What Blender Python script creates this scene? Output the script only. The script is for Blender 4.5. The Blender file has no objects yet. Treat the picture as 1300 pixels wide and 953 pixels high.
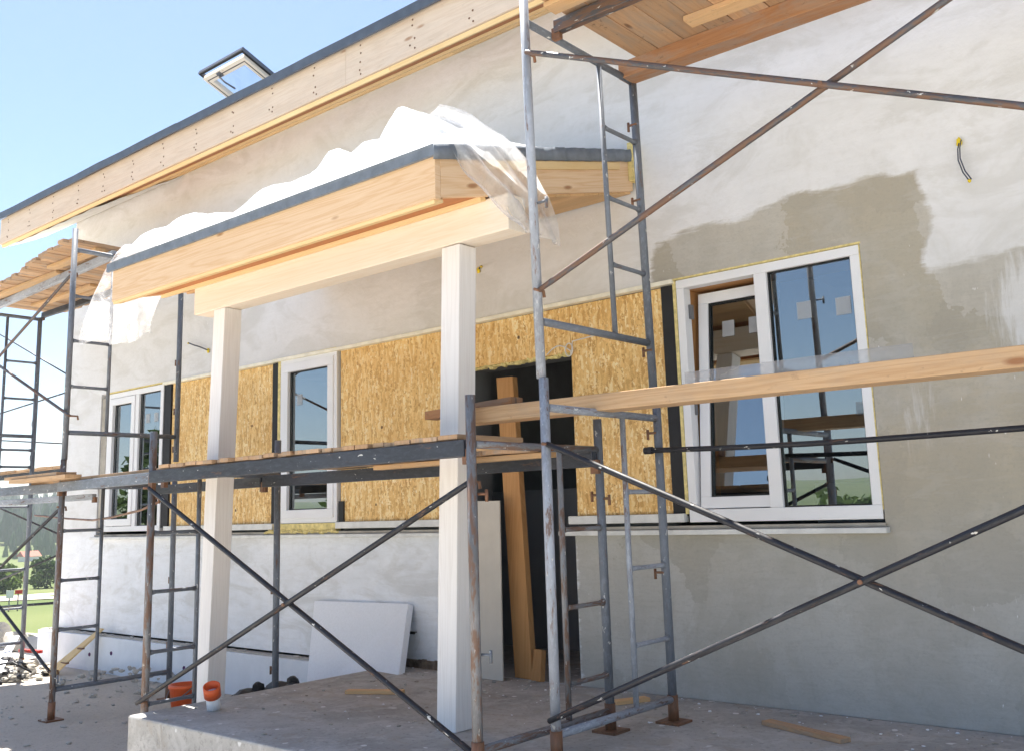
import bpy, math, random
import numpy as np
from mathutils import Vector, Matrix
random.seed(7); np.random.seed(7)
SC = bpy.context.scene
COL = SC.collection
R = math.radians
V = Vector

# ------------------------------------------------------------------ camera
# eye level is z = 0; the facade is the plane y = 5.25, x runs along it to the right
PIT, ROLL, YAW, FPX = R(9.93), R(-1.737), R(-40.135), 1233.4
fw = V((math.sin(YAW)*math.cos(PIT), math.cos(YAW)*math.cos(PIT), math.sin(PIT)))
rt = V((math.cos(YAW), -math.sin(YAW), 0)); up = rt.cross(fw)
r2 = rt*math.cos(ROLL) + up*math.sin(ROLL); u2 = -rt*math.sin(ROLL) + up*math.cos(ROLL)
cam = bpy.data.objects.new('camera', bpy.data.cameras.new('camera')); COL.objects.link(cam)
cam.matrix_world = Matrix((( r2.x, u2.x, -fw.x, 0), (r2.y, u2.y, -fw.y, 0), (r2.z, u2.z, -fw.z, 0), (0, 0, 0, 1)))
cam.data.sensor_width = 36; cam.data.lens = FPX/1300*36; cam.data.shift_y = -44.5/1300
cam.data.clip_end = 8000; cam.data.clip_start = 0.05
SC.camera = cam
# ------------------------------------------------------------------ light
SUN = V((-0.36, 0.165, 0.92)).normalized()
elev = math.asin(SUN.z); az = math.atan2(SUN.x, SUN.y)
W = bpy.data.worlds.new('World'); SC.world = W; W.use_nodes = True
wn = W.node_tree.nodes; wl = W.node_tree.links
bg = wn['Background']; sky = wn.new('ShaderNodeTexSky'); sky.sky_type = 'NISHITA'; sky.sun_disc = False
sky.sun_elevation = elev; sky.sun_rotation = az; sky.air_density = 1.0; sky.dust_density = 0.6; sky.ozone_density = 3.0
wl.new(sky.outputs[0], bg.inputs[0]); bg.inputs[1].default_value = 0.059
sl = bpy.data.lights.new('sun', 'SUN'); sl.energy = 5.0; sl.angle = R(0.5); sl.color = (1.0, .95, .87)
so = bpy.data.objects.new('sun', sl); COL.objects.link(so); so.location = (-10, 15, 30)
so.rotation_euler = (-SUN).to_track_quat('-Z', 'Y').to_euler()
SC.view_settings.view_transform = 'Standard'; SC.view_settings.look = 'None'
SC.view_settings.gamma = 1; SC.view_settings.use_curve_mapping = False
SC.view_settings.exposure = 1.8

# ------------------------------------------------------------------ mesh helper
class MB:
    def __init__(s): s.v = []; s.f = []; s.uv = []; s.rn = []; s.sm = []
    def face(s, pts, uvs, rnd=0.0, smooth=False):
        i = len(s.v); s.v += [tuple(p) for p in pts]; s.f.append(tuple(range(i, i+len(pts))))
        s.uv.append(uvs); s.rn.append(rnd); s.sm.append(smooth)
    def obox(s, c, a, b, d, rnd=None):
        """box round c with half-axis vectors a (the long one), b, d"""
        c, a, b, d = V(c), V(a), V(b), V(d); rnd = random.random() if rnd is None else rnd
        if a.cross(b).dot(d) < 0: d = -d
        i = len(s.v); P = []
        for sa in (-1, 1):
            for sb in (-1, 1):
                for sd in (-1, 1): P.append(c + a*sa + b*sb + d*sd)
        s.v += [tuple(p) for p in P]
        la, lb, ld = a.length, b.length, d.length; ou, ov = random.random()*20, random.random()*20
        loc = [(sa*la, sb*lb, sd*ld) for sa in (-1, 1) for sb in (-1, 1) for sd in (-1, 1)]
        for q, ax in (((0,1,3,2), 0), ((4,6,7,5), 0), ((0,4,5,1), 1), ((2,3,7,6), 1), ((0,2,6,4), 2), ((1,5,7,3), 2)):
            s.f.append(tuple(i+k for k in q)); u = []
            for k in q:
                l = loc[k]
                if ax == 0: u.append((ou + l[2]*.3 + 3, ov + l[1]))
                elif ax == 1: u.append((ou + l[0], ov + l[2] + .37))
                else: u.append((ou + l[0], ov + l[1]))
            s.uv.append(u); s.rn.append(rnd); s.sm.append(False)
    def box(s, x0, x1, y0, y1, z0, z1, rnd=None):
        h = [(x1-x0)/2, (y1-y0)/2, (z1-z0)/2]; ax = [V((h[0],0,0)), V((0,h[1],0)), V((0,0,h[2]))]
        o = sorted(range(3), key=lambda k: -abs(h[k]))
        s.obox(((x0+x1)/2, (y0+y1)/2, (z0+z1)/2), ax[o[0]], ax[o[1]], ax[o[2]], rnd)
    def beam(s, p0, p1, w, h, up=(0,0,1), rnd=None):
        p0, p1, up = V(p0), V(p1), V(up); d = p1-p0; sd = d.cross(up).normalized(); u = sd.cross(d).normalized()
        s.obox((p0+p1)/2, d/2, sd*w/2, u*h/2, rnd)
    def path(s, pts, r, seg=12, cap=True, rnd=None):
        pts = [V(p) for p in pts]; rnd = random.random() if rnd is None else rnd
        rr = r if isinstance(r, (list, tuple)) else [r]*len(pts)
        d0 = (pts[1]-pts[0]).normalized(); n = d0.orthogonal().normalized(); rings = []; L = 0; ou = random.random()*9
        base = len(s.v)
        for k, p in enumerate(pts):
            if k == 0: d = d0
            elif k == len(pts)-1: d = (pts[-1]-pts[-2]).normalized()
            else: d = ((pts[k]-pts[k-1]).normalized() + (pts[k+1]-pts[k]).normalized()).normalized()
            n = (n - d*n.dot(d)).normalized(); b = d.cross(n)
            if k: L += (pts[k]-pts[k-1]).length
            rings.append(L)
            for j in range(seg):
                t = 2*math.pi*j/seg; s.v.append(tuple(p + (n*math.cos(t) + b*math.sin(t))*rr[k]))
        for k in range(len(pts)-1):
            for j in range(seg):
                a0 = base+k*seg+j; a1 = base+k*seg+(j+1) % seg
                s.f.append((a0, a1, a1+seg, a0+seg))
                vv = [j/seg*2*math.pi*rr[k], (j+1)/seg*2*math.pi*rr[k]]
                s.uv.append([(ou+rings[k], vv[0]), (ou+rings[k], vv[1]), (ou+rings[k+1], vv[1]), (ou+rings[k+1], vv[0])])
                s.rn.append(rnd); s.sm.append(True)
        if cap:
            s.f.append(tuple(base+j for j in reversed(range(seg)))); s.uv.append([(ou, 0)]*seg); s.rn.append(rnd); s.sm.append(False)
            e = base+(len(pts)-1)*seg
            s.f.append(tuple(e+j for j in range(seg))); s.uv.append([(ou, 0)]*seg); s.rn.append(rnd); s.sm.append(False)
    def tube(s, p0, p1, r, seg=14, **k): s.path([p0, p1], r, seg, **k)
    def lathe(s, c, prof, seg=24, axis=(0,0,1), closed=False):
        q = V((0,0,1)).rotation_difference(V(axis)); c = V(c); base = len(s.v)
        for (r, z) in prof:
            for j in range(seg):
                t = 2*math.pi*j/seg; s.v.append(tuple(c + q @ V((r*math.cos(t), r*math.sin(t), z))))
        for k in range(len(prof)-1):
            for j in range(seg):
                a0 = base+k*seg+j; a1 = base+k*seg+(j+1) % seg
                s.f.append((a0, a1, a1+seg, a0+seg)); s.uv.append([(j/seg, prof[k][1])]*4); s.rn.append(.5); s.sm.append(True)
    def grid(s, P, uv=None, smooth=True, rnd=.5):
        """P: rows of points"""
        nr, nc = len(P), len(P[0]); base = len(s.v)
        for row in P: s.v += [tuple(p) for p in row]
        for i in range(nr-1):
            for j in range(nc-1):
                a = base+i*nc+j; s.f.append((a, a+1, a+nc+1, a+nc))
                s.uv.append([(i*.05, j*.05), (i*.05, j*.05+.05), (i*.05+.05, j*.05+.05), (i*.05+.05, j*.05)]); s.rn.append(rnd); s.sm.append(smooth)
    def blob(s, c, rx, ry, rz, n=9, m=12, amp=.2, seed=0, rnd=None):
        rg = random.Random(seed); ph = [rg.random()*6.28 for _ in range(8)]; c = V(c); rnd = rg.random() if rnd is None else rnd
        P = []
        for i in range(n+1):
            a = math.pi*i/n; row = []
            for j in range(m+1):
                b = 2*math.pi*(j % m)/m
                k = 1 + amp*(math.sin(2*b+ph[0])*math.sin(a*2+ph[1]) + .6*math.sin(3*b+ph[2])*math.sin(a*3+ph[3]) + .4*math.sin(5*b+ph[4])*math.sin(4*a+ph[5]))*math.sin(a)
                row.append(c + V((rx*math.sin(a)*math.cos(b)*k, ry*math.sin(a)*math.sin(b)*k, rz*math.cos(a)*k)))
            P.append(row)
        s.grid(P, smooth=False, rnd=rnd)
    def build(s, name, mat, parent=None, bevel=0, base=None, solid=0):
        me = bpy.data.meshes.new(name)
        if parent is not None:
            o = parent
            while o.parent: o = o.parent
            org = V(o.location)
        elif base is not None: org = V(base)
        else:
            A = np.array(s.v); org = V(((A[:,0].min()+A[:,0].max())/2, (A[:,1].min()+A[:,1].max())/2, A[:,2].min()))
        me.from_pydata([(p[0]-org.x, p[1]-org.y, p[2]-org.z) for p in s.v], [], s.f)
        uvl = me.uv_layers.new(name='UVMap'); flat = [c for f in s.uv for p in f for c in p]; uvl.data.foreach_set('uv', flat)
        at = me.attributes.new('rnd', 'FLOAT', 'FACE'); at.data.foreach_set('value', s.rn)
        me.polygons.foreach_set('use_smooth', s.sm)
        if mat: me.materials.append(mat)
        me.update(); ob = bpy.data.objects.new(name, me); COL.objects.link(ob)
        if parent is not None: ob.parent = parent
        else: ob.location = org
        if solid:
            m = ob.modifiers.new('thickness', 'SOLIDIFY'); m.thickness = solid; m.offset = 0
        if bevel:
            m = ob.modifiers.new('bevel', 'BEVEL'); m.width = bevel; m.segments = 2; m.limit_method = 'ANGLE'; m.angle_limit = R(50)
        return ob

def build_split(mb, name, mat, parent=None, bevel=0, labels=None):
    """one object for every separate piece in mb"""
    n = len(mb.v); par = list(range(n))
    def find(a):
        while par[a] != a: par[a] = par[par[a]]; a = par[a]
        return a
    for f in mb.f:
        for k in f[1:]: par[find(k)] = find(f[0])
    groups = {}
    for i, f in enumerate(mb.f): groups.setdefault(find(f[0]), []).append(i)
    out = []
    for g in groups.values():
        m = MB(); idx = {}
        for i in g:
            nf = []
            for k in mb.f[i]:
                if k not in idx: idx[k] = len(m.v); m.v.append(mb.v[k])
                nf.append(idx[k])
            m.f.append(tuple(nf)); m.uv.append(mb.uv[i]); m.rn.append(mb.rn[i]); m.sm.append(mb.sm[i])
        out.append(m.build(name, mat, parent, bevel))
    return out

def tag(o, label=None, cat=None, group=None, kind=None):
    if label: o['label'] = label
    if cat: o['category'] = cat
    if group: o['group'] = group
    if kind: o['kind'] = kind
    return o
def empty(name, loc, label=None, cat=None, group=None):
    o = bpy.data.objects.new(name, None); o.empty_display_size = .1; COL.objects.link(o); o.location = loc
    return tag(o, label, cat, group)

# ------------------------------------------------------------------ materials
class NT:
    def __init__(s, name):
        s.m = bpy.data.materials.new(name); s.m.use_nodes = True; s.n = s.m.node_tree.nodes; s.l = s.m.node_tree.links
        s.b = s.n['Principled BSDF']; s.out = s.n['Material Output']
    def lk(s, a, b): s.l.new(a, b)
    def inp(s, sock, v):
        if isinstance(v, bpy.types.NodeSocket): s.l.new(v, sock)
        elif v is not None: sock.default_value = v
    def uv(s): return s.n.new('ShaderNodeUVMap').outputs[0]
    def obj(s): return s.n.new('ShaderNodeTexCoord').outputs['Object']
    def pos(s): return s.n.new('ShaderNodeNewGeometry').outputs['Position']
    def attr(s, a): n = s.n.new('ShaderNodeAttribute'); n.attribute_name = a; return n.outputs['Fac']
    def map(s, vec, sc=(1,1,1), loc=(0,0,0), rot=(0,0,0)):
        n = s.n.new('ShaderNodeMapping'); s.inp(n.inputs[0], vec); s.inp(n.inputs['Location'], loc); n.inputs['Scale'].default_value = sc; n.inputs['Rotation'].default_value = rot; return n.outputs[0]
    def noise(s, vec, sc=5, det=4, rough=.55, dist=0, w=None, col=False):
        n = s.n.new('ShaderNodeTexNoise'); 
        if w is not None: n.noise_dimensions = '4D'; s.inp(n.inputs['W'], w)
        s.inp(n.inputs['Vector'], vec); n.inputs['Scale'].default_value = sc; n.inputs['Detail'].default_value = det; n.inputs['Roughness'].default_value = rough; n.inputs['Distortion'].default_value = dist
        return n.outputs['Color' if col else 'Fac']
    def vor(s, vec, sc=5, out='Color', rand=1, feat='F1'):
        n = s.n.new('ShaderNodeTexVoronoi'); n.feature = feat; s.inp(n.inputs['Vector'], vec); n.inputs['Scale'].default_value = sc; n.inputs['Randomness'].default_value = rand; return n.outputs[out]
    def ramp(s, fac, stops, interp='LINEAR'):
        n = s.n.new('ShaderNodeValToRGB'); n.color_ramp.interpolation = interp; s.inp(n.inputs[0], fac); e = n.color_ramp.elements
        while len(e) < len(stops): e.new(.5)
        for k, (p, c) in enumerate(stops):
            e[k].position = p; e[k].color = (c, c, c, 1) if not hasattr(c, '__len__') else (*c, 1)
        return n.outputs[0]
    def mix(s, f, a, b, mode='MIX'):
        n = s.n.new('ShaderNodeMix'); n.data_type = 'RGBA'; n.blend_type = mode; s.inp(n.inputs[0], f)
        for k, v in ((6, a), (7, b)):
            if isinstance(v, bpy.types.NodeSocket): s.l.new(v, n.inputs[k])
            else: n.inputs[k].default_value = (*v, 1) if hasattr(v, '__len__') and len(v) == 3 else ((v, v, v, 1) if not hasattr(v, '__len__') else v)
        return n.outputs[2]
    def math(s, op, a, b=None, c=None, clamp=False):
        n = s.n.new('ShaderNodeMath'); n.operation = op; n.use_clamp = clamp
        for k, v in enumerate((a, b, c)):
            if v is not None: s.inp(n.inputs[k], v)
        return n.outputs[0]
    def sep(s, v): n = s.n.new('ShaderNodeSeparateXYZ'); s.lk(v, n.inputs[0]); return n.outputs
    def bump(s, h, st=.2, d=.01):
        n = s.n.new('ShaderNodeBump'); s.lk(h, n.inputs['Height']); n.inputs['Strength'].default_value = st; n.inputs['Distance'].default_value = d; s.lk(n.outputs[0], s.b.inputs['Normal'])
    def fin(s, col, rough=.7, metal=0, spec=.3):
        s.inp(s.b.inputs['Base Color'], (*col, 1) if isinstance(col, tuple) else col); s.inp(s.b.inputs['Roughness'], rough); s.inp(s.b.inputs['Metallic'], metal); s.b.inputs['Specular IOR Level'].default_value = spec
        return s.m

def wood(name, light, dark, knot=(.12, .05, .02), grain=.6, knots=.05, rough=.75, stain=0, var=.35):
    t = NT(name); uv = t.uv(); rn = t.attr('rnd'); w = t.math('MULTIPLY', rn, 37.0)
    g1 = t.noise(t.map(uv, (.30, 6.5, 1)), 1.7, 3.0, .5, .5, w)
    g2 = t.noise(t.map(uv, (2.5, 90, 1)), 3.0, 3, .6, .3, w)
    band = t.math('FRACT', t.math('MULTIPLY', g1, 9.0)); band = t.math('PINGPONG', t.math('ADD', t.math('MULTIPLY', g1, 22.0), t.math('MULTIPLY', g2, .5)), 1.0)
    f = t.math('MULTIPLY', t.math('POWER', band, 1.6), grain*.55)
    f = t.math('ADD', f, t.math('MULTIPLY', t.ramp(g2, [(.35, 0.0), (.75, 1.0)]), grain*.35), clamp=True)
    c = t.mix(f, light, dark)
    k = t.vor(t.map(uv, (1.3, 4.2, 1)), 1.35, 'Distance'); kn = t.ramp(t.math('ADD', k, t.math('MULTIPLY', g2, .03)), [(0, 1.0), (knots, .85), (knots*1.5+.01, 0.0)])
    c = t.mix(kn, c, knot)
    v = t.noise(t.map(uv, (.7, 1.2, 1)), 1.7, 3, .6, 0, w)
    c = t.mix(t.math('MULTIPLY', t.ramp(v, [(.35, 0.0), (.7, 1.0)]), .25), c, dark)
    if stain:
        sn = t.noise(t.map(uv, (1, 3, 1)), 3, 6, .7, .5, w); c = t.mix(t.math('MULTIPLY', t.ramp(sn, [(.45, 0.0), (.62, 1.0)]), stain), c, (.30, .28, .25))
        s2 = t.noise(t.map(uv, (3, 5, 1)), 5, 5, .7, .5, w); c = t.mix(t.math('MULTIPLY', t.ramp(s2, [(.60, 0.0), (.66, 1.0)]), stain), c, (.13, .08, .045))
    m = t.math('ADD', t.math('MULTIPLY', rn, var), 1-var*.6)
    mm = t.n.new('ShaderNodeCombineColor'); [t.lk(m, mm.inputs[k]) for k in range(3)]
    c = t.mix(1.0, c, mm.outputs[0], 'MULTIPLY')
    t.bump(t.math('ADD', g2, t.math('MULTIPLY', f, .4)), .25, .002)
    return t.fin(c, rough)

M = {}
M['fresh'] = wood('fresh_pine', (.74, .50, .27), (.58, .33, .14), grain=.75, var=.2)
M['fascia'] = wood('pale_fascia_pine', (.78, .66, .55), (.66, .51, .39), (.38, .2, .11), grain=.85, knots=.075, stain=.10, var=.10)
M['canopyfascia'] = wood('canopy_fascia_pine', (.80, .60, .41), (.62, .37, .18), (.32, .14, .06), grain=.85, knots=.07, var=.12)
M['slat'] = wood('light_batten', (.84, .64, .36), (.68, .44, .18), grain=.5, var=.15)
M['redwood'] = wood('roof_boarding', (.52, .22, .085), (.36, .13, .045), grain=.7, var=.3)
M['primed'] = wood('whitewashed_beam', (.88, .81, .72), (.79, .66, .51), (.55, .36, .22), grain=.8, knots=.03, var=.06)
M['post'] = wood('white_painted_post', (.90, .88, .87), (.70, .66, .64), (.58, .52, .48), grain=.6, knots=.045, var=.04)
M['plank'] = wood('plank_pine', (.69, .47, .28), (.50, .29, .14), (.30, .11, .04), grain=.9, knots=.075, stain=.22, var=.15)
M['deck'] = wood('weathered_deck_board', (.56, .36, .21), (.38, .22, .115), grain=.8, knots=.06, stain=.55, var=.4)
M['deckpale'] = wood('pale_cleat', (.66, .44, .24), (.50, .29, .13), grain=.7, stain=.3, var=.2)
M['oldbeam'] = wood('rust_brown_beam', (.42, .215, .105), (.26, .12, .055), grain=.8, stain=.5, var=.2)
M['timber'] = wood('orange_timber', (.56, .30, .12), (.40, .18, .06), grain=.8, knots=.05, var=.3)

def metal(name, base, rust=.45, splash=.655, dark=None):
    t = NT(name); uv = t.uv(); w = t.math('MULTIPLY', t.attr('rnd'), 31.0)
    n1 = t.noise(t.map(uv, (1.0, 5, 1)), 5, 6, .7, .5, w); n2 = t.noise(t.map(uv, (7, 20, 1)), 3, 4, .7, .2, w); n3 = t.noise(t.map(uv, (.6, 2, 1)), 2, 3, .6, 0, w)
    n4 = t.noise(t.map(uv, (6, 14, 1)), 3.1, 3, .6, .4, t.math('ADD', w, 7.7))
    c = t.mix(t.ramp(n3, [(.35, 0.0), (.65, 1.0)]), tuple(b*1.15 for b in base), tuple(b*.62 for b in base)); c = t.mix(t.math('MULTIPLY', t.ramp(n2, [(.5, 0.0), (.6, 1.0)]), .30), c, tuple(b*1.7+.02 for b in base))
    rustc = t.mix(n2, (.22, .11, .06), (.10, .055, .035))
    c = t.mix(t.ramp(t.math('ADD', t.math('MULTIPLY', n1, .75), t.math('MULTIPLY', n2, .25)), [(1-rust-.03, 0.0), (1-rust+.03, .85)]), c, rustc)
    c = t.mix(t.ramp(n4, [(splash, 0.0), (splash+.02, .9)]), c, (.62, .62, .60))
    t.bump(n2, .3, .002)
    return t.fin(c, t.ramp(n1, [(.4, .42), (.65, .75)]), .0, .5)
M['steel'] = metal('blue_grey_painted_steel', (.15, .17, .205), .40)
M['steelL'] = metal('light_grey_painted_steel', (.33, .36, .42), .42)
M['steelR'] = metal('rusty_steel', (.20, .205, .22), .49)
M['brace'] = metal('dark_brace_steel', (.012, .013, .02), .40, .655)
M['bracerust'] = metal('rusty_brace_steel', (.075, .075, .085), .50, .66)
M['ledger'] = metal('navy_ledger_steel', (.028, .034, .048), .38, .68)
M['rust'] = metal('rust', (.22, .10, .05), .5, .8)

def plain(name, col, rough=.6, spec=.3, nz=.12, sc=6, metal=0):
    t = NT(name); o = t.obj(); n = t.noise(o, sc, 5, .6); c = t.mix(t.ramp(n, [(.3, 0.0), (.7, 1.0)]), tuple(x*(1+nz) for x in col), tuple(x*(1-nz) for x in col))
    t.bump(n, .15, .004); return t.fin(c, rough, metal, spec)
M['pvc'] = plain('white_window_plastic', (.84, .84, .86), .3, .5, .03, 3)
M['black'] = plain('black_sealing_tape', (.022, .022, .025), .6, .3, .2, 9)
M['gasket'] = plain('window_gasket', (.02, .02, .02), .5)
M['foamY'] = plain('yellow_assembly_foam', (.74, .62, .28), .9, .1, .25, 30)
M['trim'] = plain('white_start_profile', (.74, .74, .72), .5, .3, .12, 9)
M['trimY'] = plain('cream_foam_strip', (.88, .85, .72), .6, .3, .12, 9)
M['roofdark'] = plain('dark_roof_edge', (.085, .105, .14), .45, .4, .15, 12)
M['edgegrey'] = plain('grey_roof_edge', (.16, .185, .22), .5, .4, .2, 12)
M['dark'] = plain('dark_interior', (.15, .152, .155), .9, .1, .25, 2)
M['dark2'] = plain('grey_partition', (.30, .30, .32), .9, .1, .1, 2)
M['foam'] = plain('white_polystyrene', (.88, .90, .94), .8, .2, .04, 60)
M['cream'] = plain('cream_plasterboard', (.62, .57, .50), .85, .2, .06, 5)
M['yellow'] = plain('yellow_plastic', (.80, .60, .03), .5)
M['cable'] = plain('blue_grey_cable', (.05, .06, .10), .5)
M['wire'] = plain('white_wire', (.75, .72, .68), .5)
M['orange'] = plain('orange_plastic', (.72, .12, .03), .4, .4)
M['red'] = plain('red_plastic', (.55, .04, .03), .5)
M['blackplastic'] = plain('black_plastic', (.02, .02, .022), .45)
M['purple'] = plain('purple_wall_plug', (.14, .05, .16), .6)
M['whitebag'] = plain('white_sack', (.6, .6, .6), .7, .2, .3, 12)
M['stone'] = plain('pale_rubble', (.42, .39, .34), .95, .1, .3, 5)
M['signwhite'] = plain('sign_white', (.75, .75, .75), .5)
M['alu'] = plain('grey_aluminium', (.20, .20, .21), .35, .5, .1, 9, .6)
M['brick'] = plain('rough_brown_base', (.20, .15, .11), .95, .1, .6, 14)
M['redroof'] = plain('red_tile_roof', (.40, .12, .08), .8)

# plaster with painted mask
def plaster():
    t = NT('primed_and_bare_plaster'); o = t.pos(); a = t.attr('paint'); br = t.attr('brush')
    big = t.noise(o, .9, 4, .6, .3); mid = t.noise(o, 3.2, 5, .65, .4); fine = t.noise(o, 26, 5, .6)
    stroke = t.noise(t.map(o, (1.2, 1, 8), rot=(0, R(9), 0)), 3.0, 5, .65, .8)
    strokev = t.noise(t.map(o, (14, 1, 1.5)), 2.2, 5, .7, .4)
    m = t.math('ADD', a, t.math('MULTIPLY', t.math('SUBTRACT', stroke, .5), .10)); m = t.math('ADD', m, t.math('MULTIPLY', t.math('SUBTRACT', mid, .5), .13))
    m = t.ramp(t.math('ADD', m, .5), [(.49, 0.0), (.525, 1.0)])
    dry = t.ramp(t.math('ADD', strokev, t.math('MULTIPLY', br, .5)), [(.62, 0.0), (.92, .75)])
    dry = t.math('MULTIPLY', dry, t.ramp(br, [(.02, 0.0), (.2, 1.0)]))
    m = t.math('MAXIMUM', m, dry)
    z = t.sep(o)[2]
    g = t.mix(t.ramp(big, [(.35, 0.0), (.65, 1.0)]), (.50, .445, .345), (.43, .405, .345))
    g = t.mix(t.ramp(t.math('MULTIPLY', z, -1.0), [(0.0, 0.0), (.5, .75)]), g, (.52, .515, .50))
    g = t.mix(t.math('MULTIPLY', t.ramp(mid, [(.50, 0.0), (.66, 1.0)]), .40), g, (.56, .55, .52))
    patch = t.vor(t.map(t.noise(o, 1.6, 3, .6, col=True), (1, 1, 1)), 3.2, 'Distance')
    edge = t.vor(t.mix(.25, o, t.noise(o, 2.2, 4, .6, col=True)), 1.5, 'Distance', feat='DISTANCE_TO_EDGE')
    crack = t.ramp(edge, [(0.0, 1.0), (.006, .35), (.03, 0.0)]); g = t.mix(t.math('MULTIPLY', crack, t.math('MULTIPLY', t.ramp(mid, [(.50, 0.0), (.62, 1.0)]), .22)), g, (.33, .30, .25))
    tone = t.vor(t.mix(.30, o, t.noise(o, 2.6, 6, .7, col=True)), 2.6, 'Color'); g = t.mix(t.math('MULTIPLY', t.sep(tone)[0], .42), g, (.34, .315, .27)); g = t.mix(t.math('MULTIPLY', t.ramp(t.sep(tone)[1], [(.62, 0.0), (.8, 1.0)]), .40), g, (.60, .59, .57))
    tw = t.noise(t.map(o, (1.5, 1, 9), rot=(0, R(-35), 0)), 3.0, 6, .75, 1.6); g = t.mix(t.math('MULTIPLY', t.ramp(tw, [(.48, 0.0), (.62, 1.0)]), .22), g, (.36, .345, .31))
    gritn = t.noise(o, 70, 3, .7); g = t.mix(t.math('MULTIPLY', t.ramp(gritn, [(.52, 0.0), (.68, 1.0)]), .22), g, (.28, .27, .25))
    p = t.mix(t.ramp(big, [(.3, 0.0), (.7, 1.0)]), (.79, .795, .815), (.70, .695, .69)); p = t.mix(t.ramp(t.math('MULTIPLY', z, -1.0), [(.08, 0.0), (.16, 1.0)]), p, t.mix(t.ramp(mid, [(.4, 0.0), (.6, 1.0)]), (.90, .915, .95), (.83, .85, .89)))
    p = t.mix(t.math('MULTIPLY', t.ramp(stroke, [(.42, 0.0), (.72, 1.0)]), .30), p, (.65, .645, .635))
    p = t.mix(t.math('MULTIPLY', t.ramp(mid, [(.50, 0.0), (.74, 1.0)]), .30), p, (.88, .88, .89))
    p = t.mix(t.math('MULTIPLY', t.ramp(fine, [(.50, 0.0), (.66, 1.0)]), .14), p, (.58, .57, .54)); thin = t.noise(t.map(o, (1, 1, 2.5), rot=(0, R(18), 0)), 1.3, 5, .65, 1.0); p = t.mix(t.math('MULTIPLY', t.ramp(thin, [(.50, 0.0), (.60, 1.0)]), .40), p, (.58, .57, .54))
    c = t.mix(m, g, p)
    bl2 = t.noise(t.map(o, (1.6, 1, .9)), 2.4, 6, .68, .7); inv = t.math('SUBTRACT', 1.0, m)
    c = t.mix(t.math('MULTIPLY', t.math('MULTIPLY', t.ramp(bl2, [(.42, 0.0), (.56, 1.0)]), inv), .26), c, (.37, .345, .295))
    tr_ = t.noise(t.map(o, (1.1, 1, 5), rot=(0, R(-28), 0)), 2.0, 6, .7, 1.2)
    c = t.mix(t.math('MULTIPLY', t.math('MULTIPLY', t.ramp(tr_, [(.53, 0.0), (.60, 1.0)]), inv), .14), c, (.58, .57, .54))
    sp = t.noise(t.map(o, (46, 1, 13), loc=(3.1, 0, 0)), 1, 2, .5); spm = t.math('MULTIPLY', t.ramp(sp, [(.745, 0.0), (.76, 1.0)]), t.ramp(t.noise(o, 1.1, 1, .5), [(.5, 0.0), (.56, 1.0)]))
    c = t.mix(t.math('MULTIPLY', spm, .8), c, (.85, .85, .85))
    t.bump(t.math('ADD', t.math('MULTIPLY', fine, .35), t.math('ADD', t.math('MULTIPLY', mid, .8), t.math('MULTIPLY', m, .25))), .6, .014)
    return t.fin(c, .85, 0, .2)
M['plaster'] = plaster()
def plinth():
    t = NT('white_insulation_plinth'); o = t.pos(); n = t.noise(o, 4, 5, .6); c = t.mix(t.ramp(n, [(.35, 0.0), (.75, 1.0)]), (.84, .87, .92), (.72, .75, .79)); t.bump(n, .1, .01); return t.fin(c, .8)
M['plinth'] = plinth()
def osb():
    t = NT('strand_board'); uv = t.uv(); col = None
    warp = t.noise(uv, 14, 3, .5, col=True)
    def layer(sc, rot, seed, lo, hi):
        v = t.mix(.035, t.map(uv, (1, 1, 1)), warp); v = t.map(v, (*sc, 1), (seed, seed*1.7, 0), (0, 0, rot))
        c = t.sep(t.vor(v, 1.0, 'Color')); g = t.noise(t.map(v, (1, 5, 1)), 2.0, 3, .6)
        f = t.math('ADD', t.math('MULTIPLY', c[0], .75), t.math('MULTIPLY', g, .35))
        return t.ramp(f, [(.10, lo), (.34, (.70, .42, .15)), (.58, (.86, .56, .22)), (.80, (.93, .70, .34)), (1.0, hi)]), c[1]
    a, _ = layer((9, 60), 0.25, 3.1, (.48, .24, .07), (.97, .84, .56))
    b, m1 = layer((11, 54), -.45, 9.7, (.50, .26, .08), (.97, .82, .52))
    d, m2 = layer((13, 66), .9, 17.3, (.42, .20, .06), (.98, .88, .62))
    c = t.mix(t.ramp(t.noise(uv, 24, 3, .6), [(.47, 0.0), (.51, 1.0)]), a, b)
    c = t.mix(t.ramp(t.noise(t.map(uv, loc=(5, 5, 0)), 30, 3, .6), [(.54, 0.0), (.57, 1.0)]), c, d)
    bl = t.noise(uv, 2.2, 3, .6); c = t.mix(t.math('MULTIPLY', t.ramp(bl, [(.4, 0.0), (.7, 1.0)]), .35), c, (.60, .33, .10))
    sp = t.vor(uv, 3.3, 'Distance'); c = t.mix(t.ramp(sp, [(.0, 1.0), (.035, 0.9), (.05, 0.0)]), c, (.12, .05, .02))
    fl = t.noise(t.map(uv, (12, 60, 1), rot=(0, 0, .3)), 1.4, 2, .5); c = t.mix(t.math('MULTIPLY', t.ramp(fl, [(.66, 0.0), (.70, 1.0)]), .3), c, (.36, .17, .06))
    t.bump(fl, .3, .003); return t.fin(c, .6, 0, .25)
M['osb'] = osb()
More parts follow.
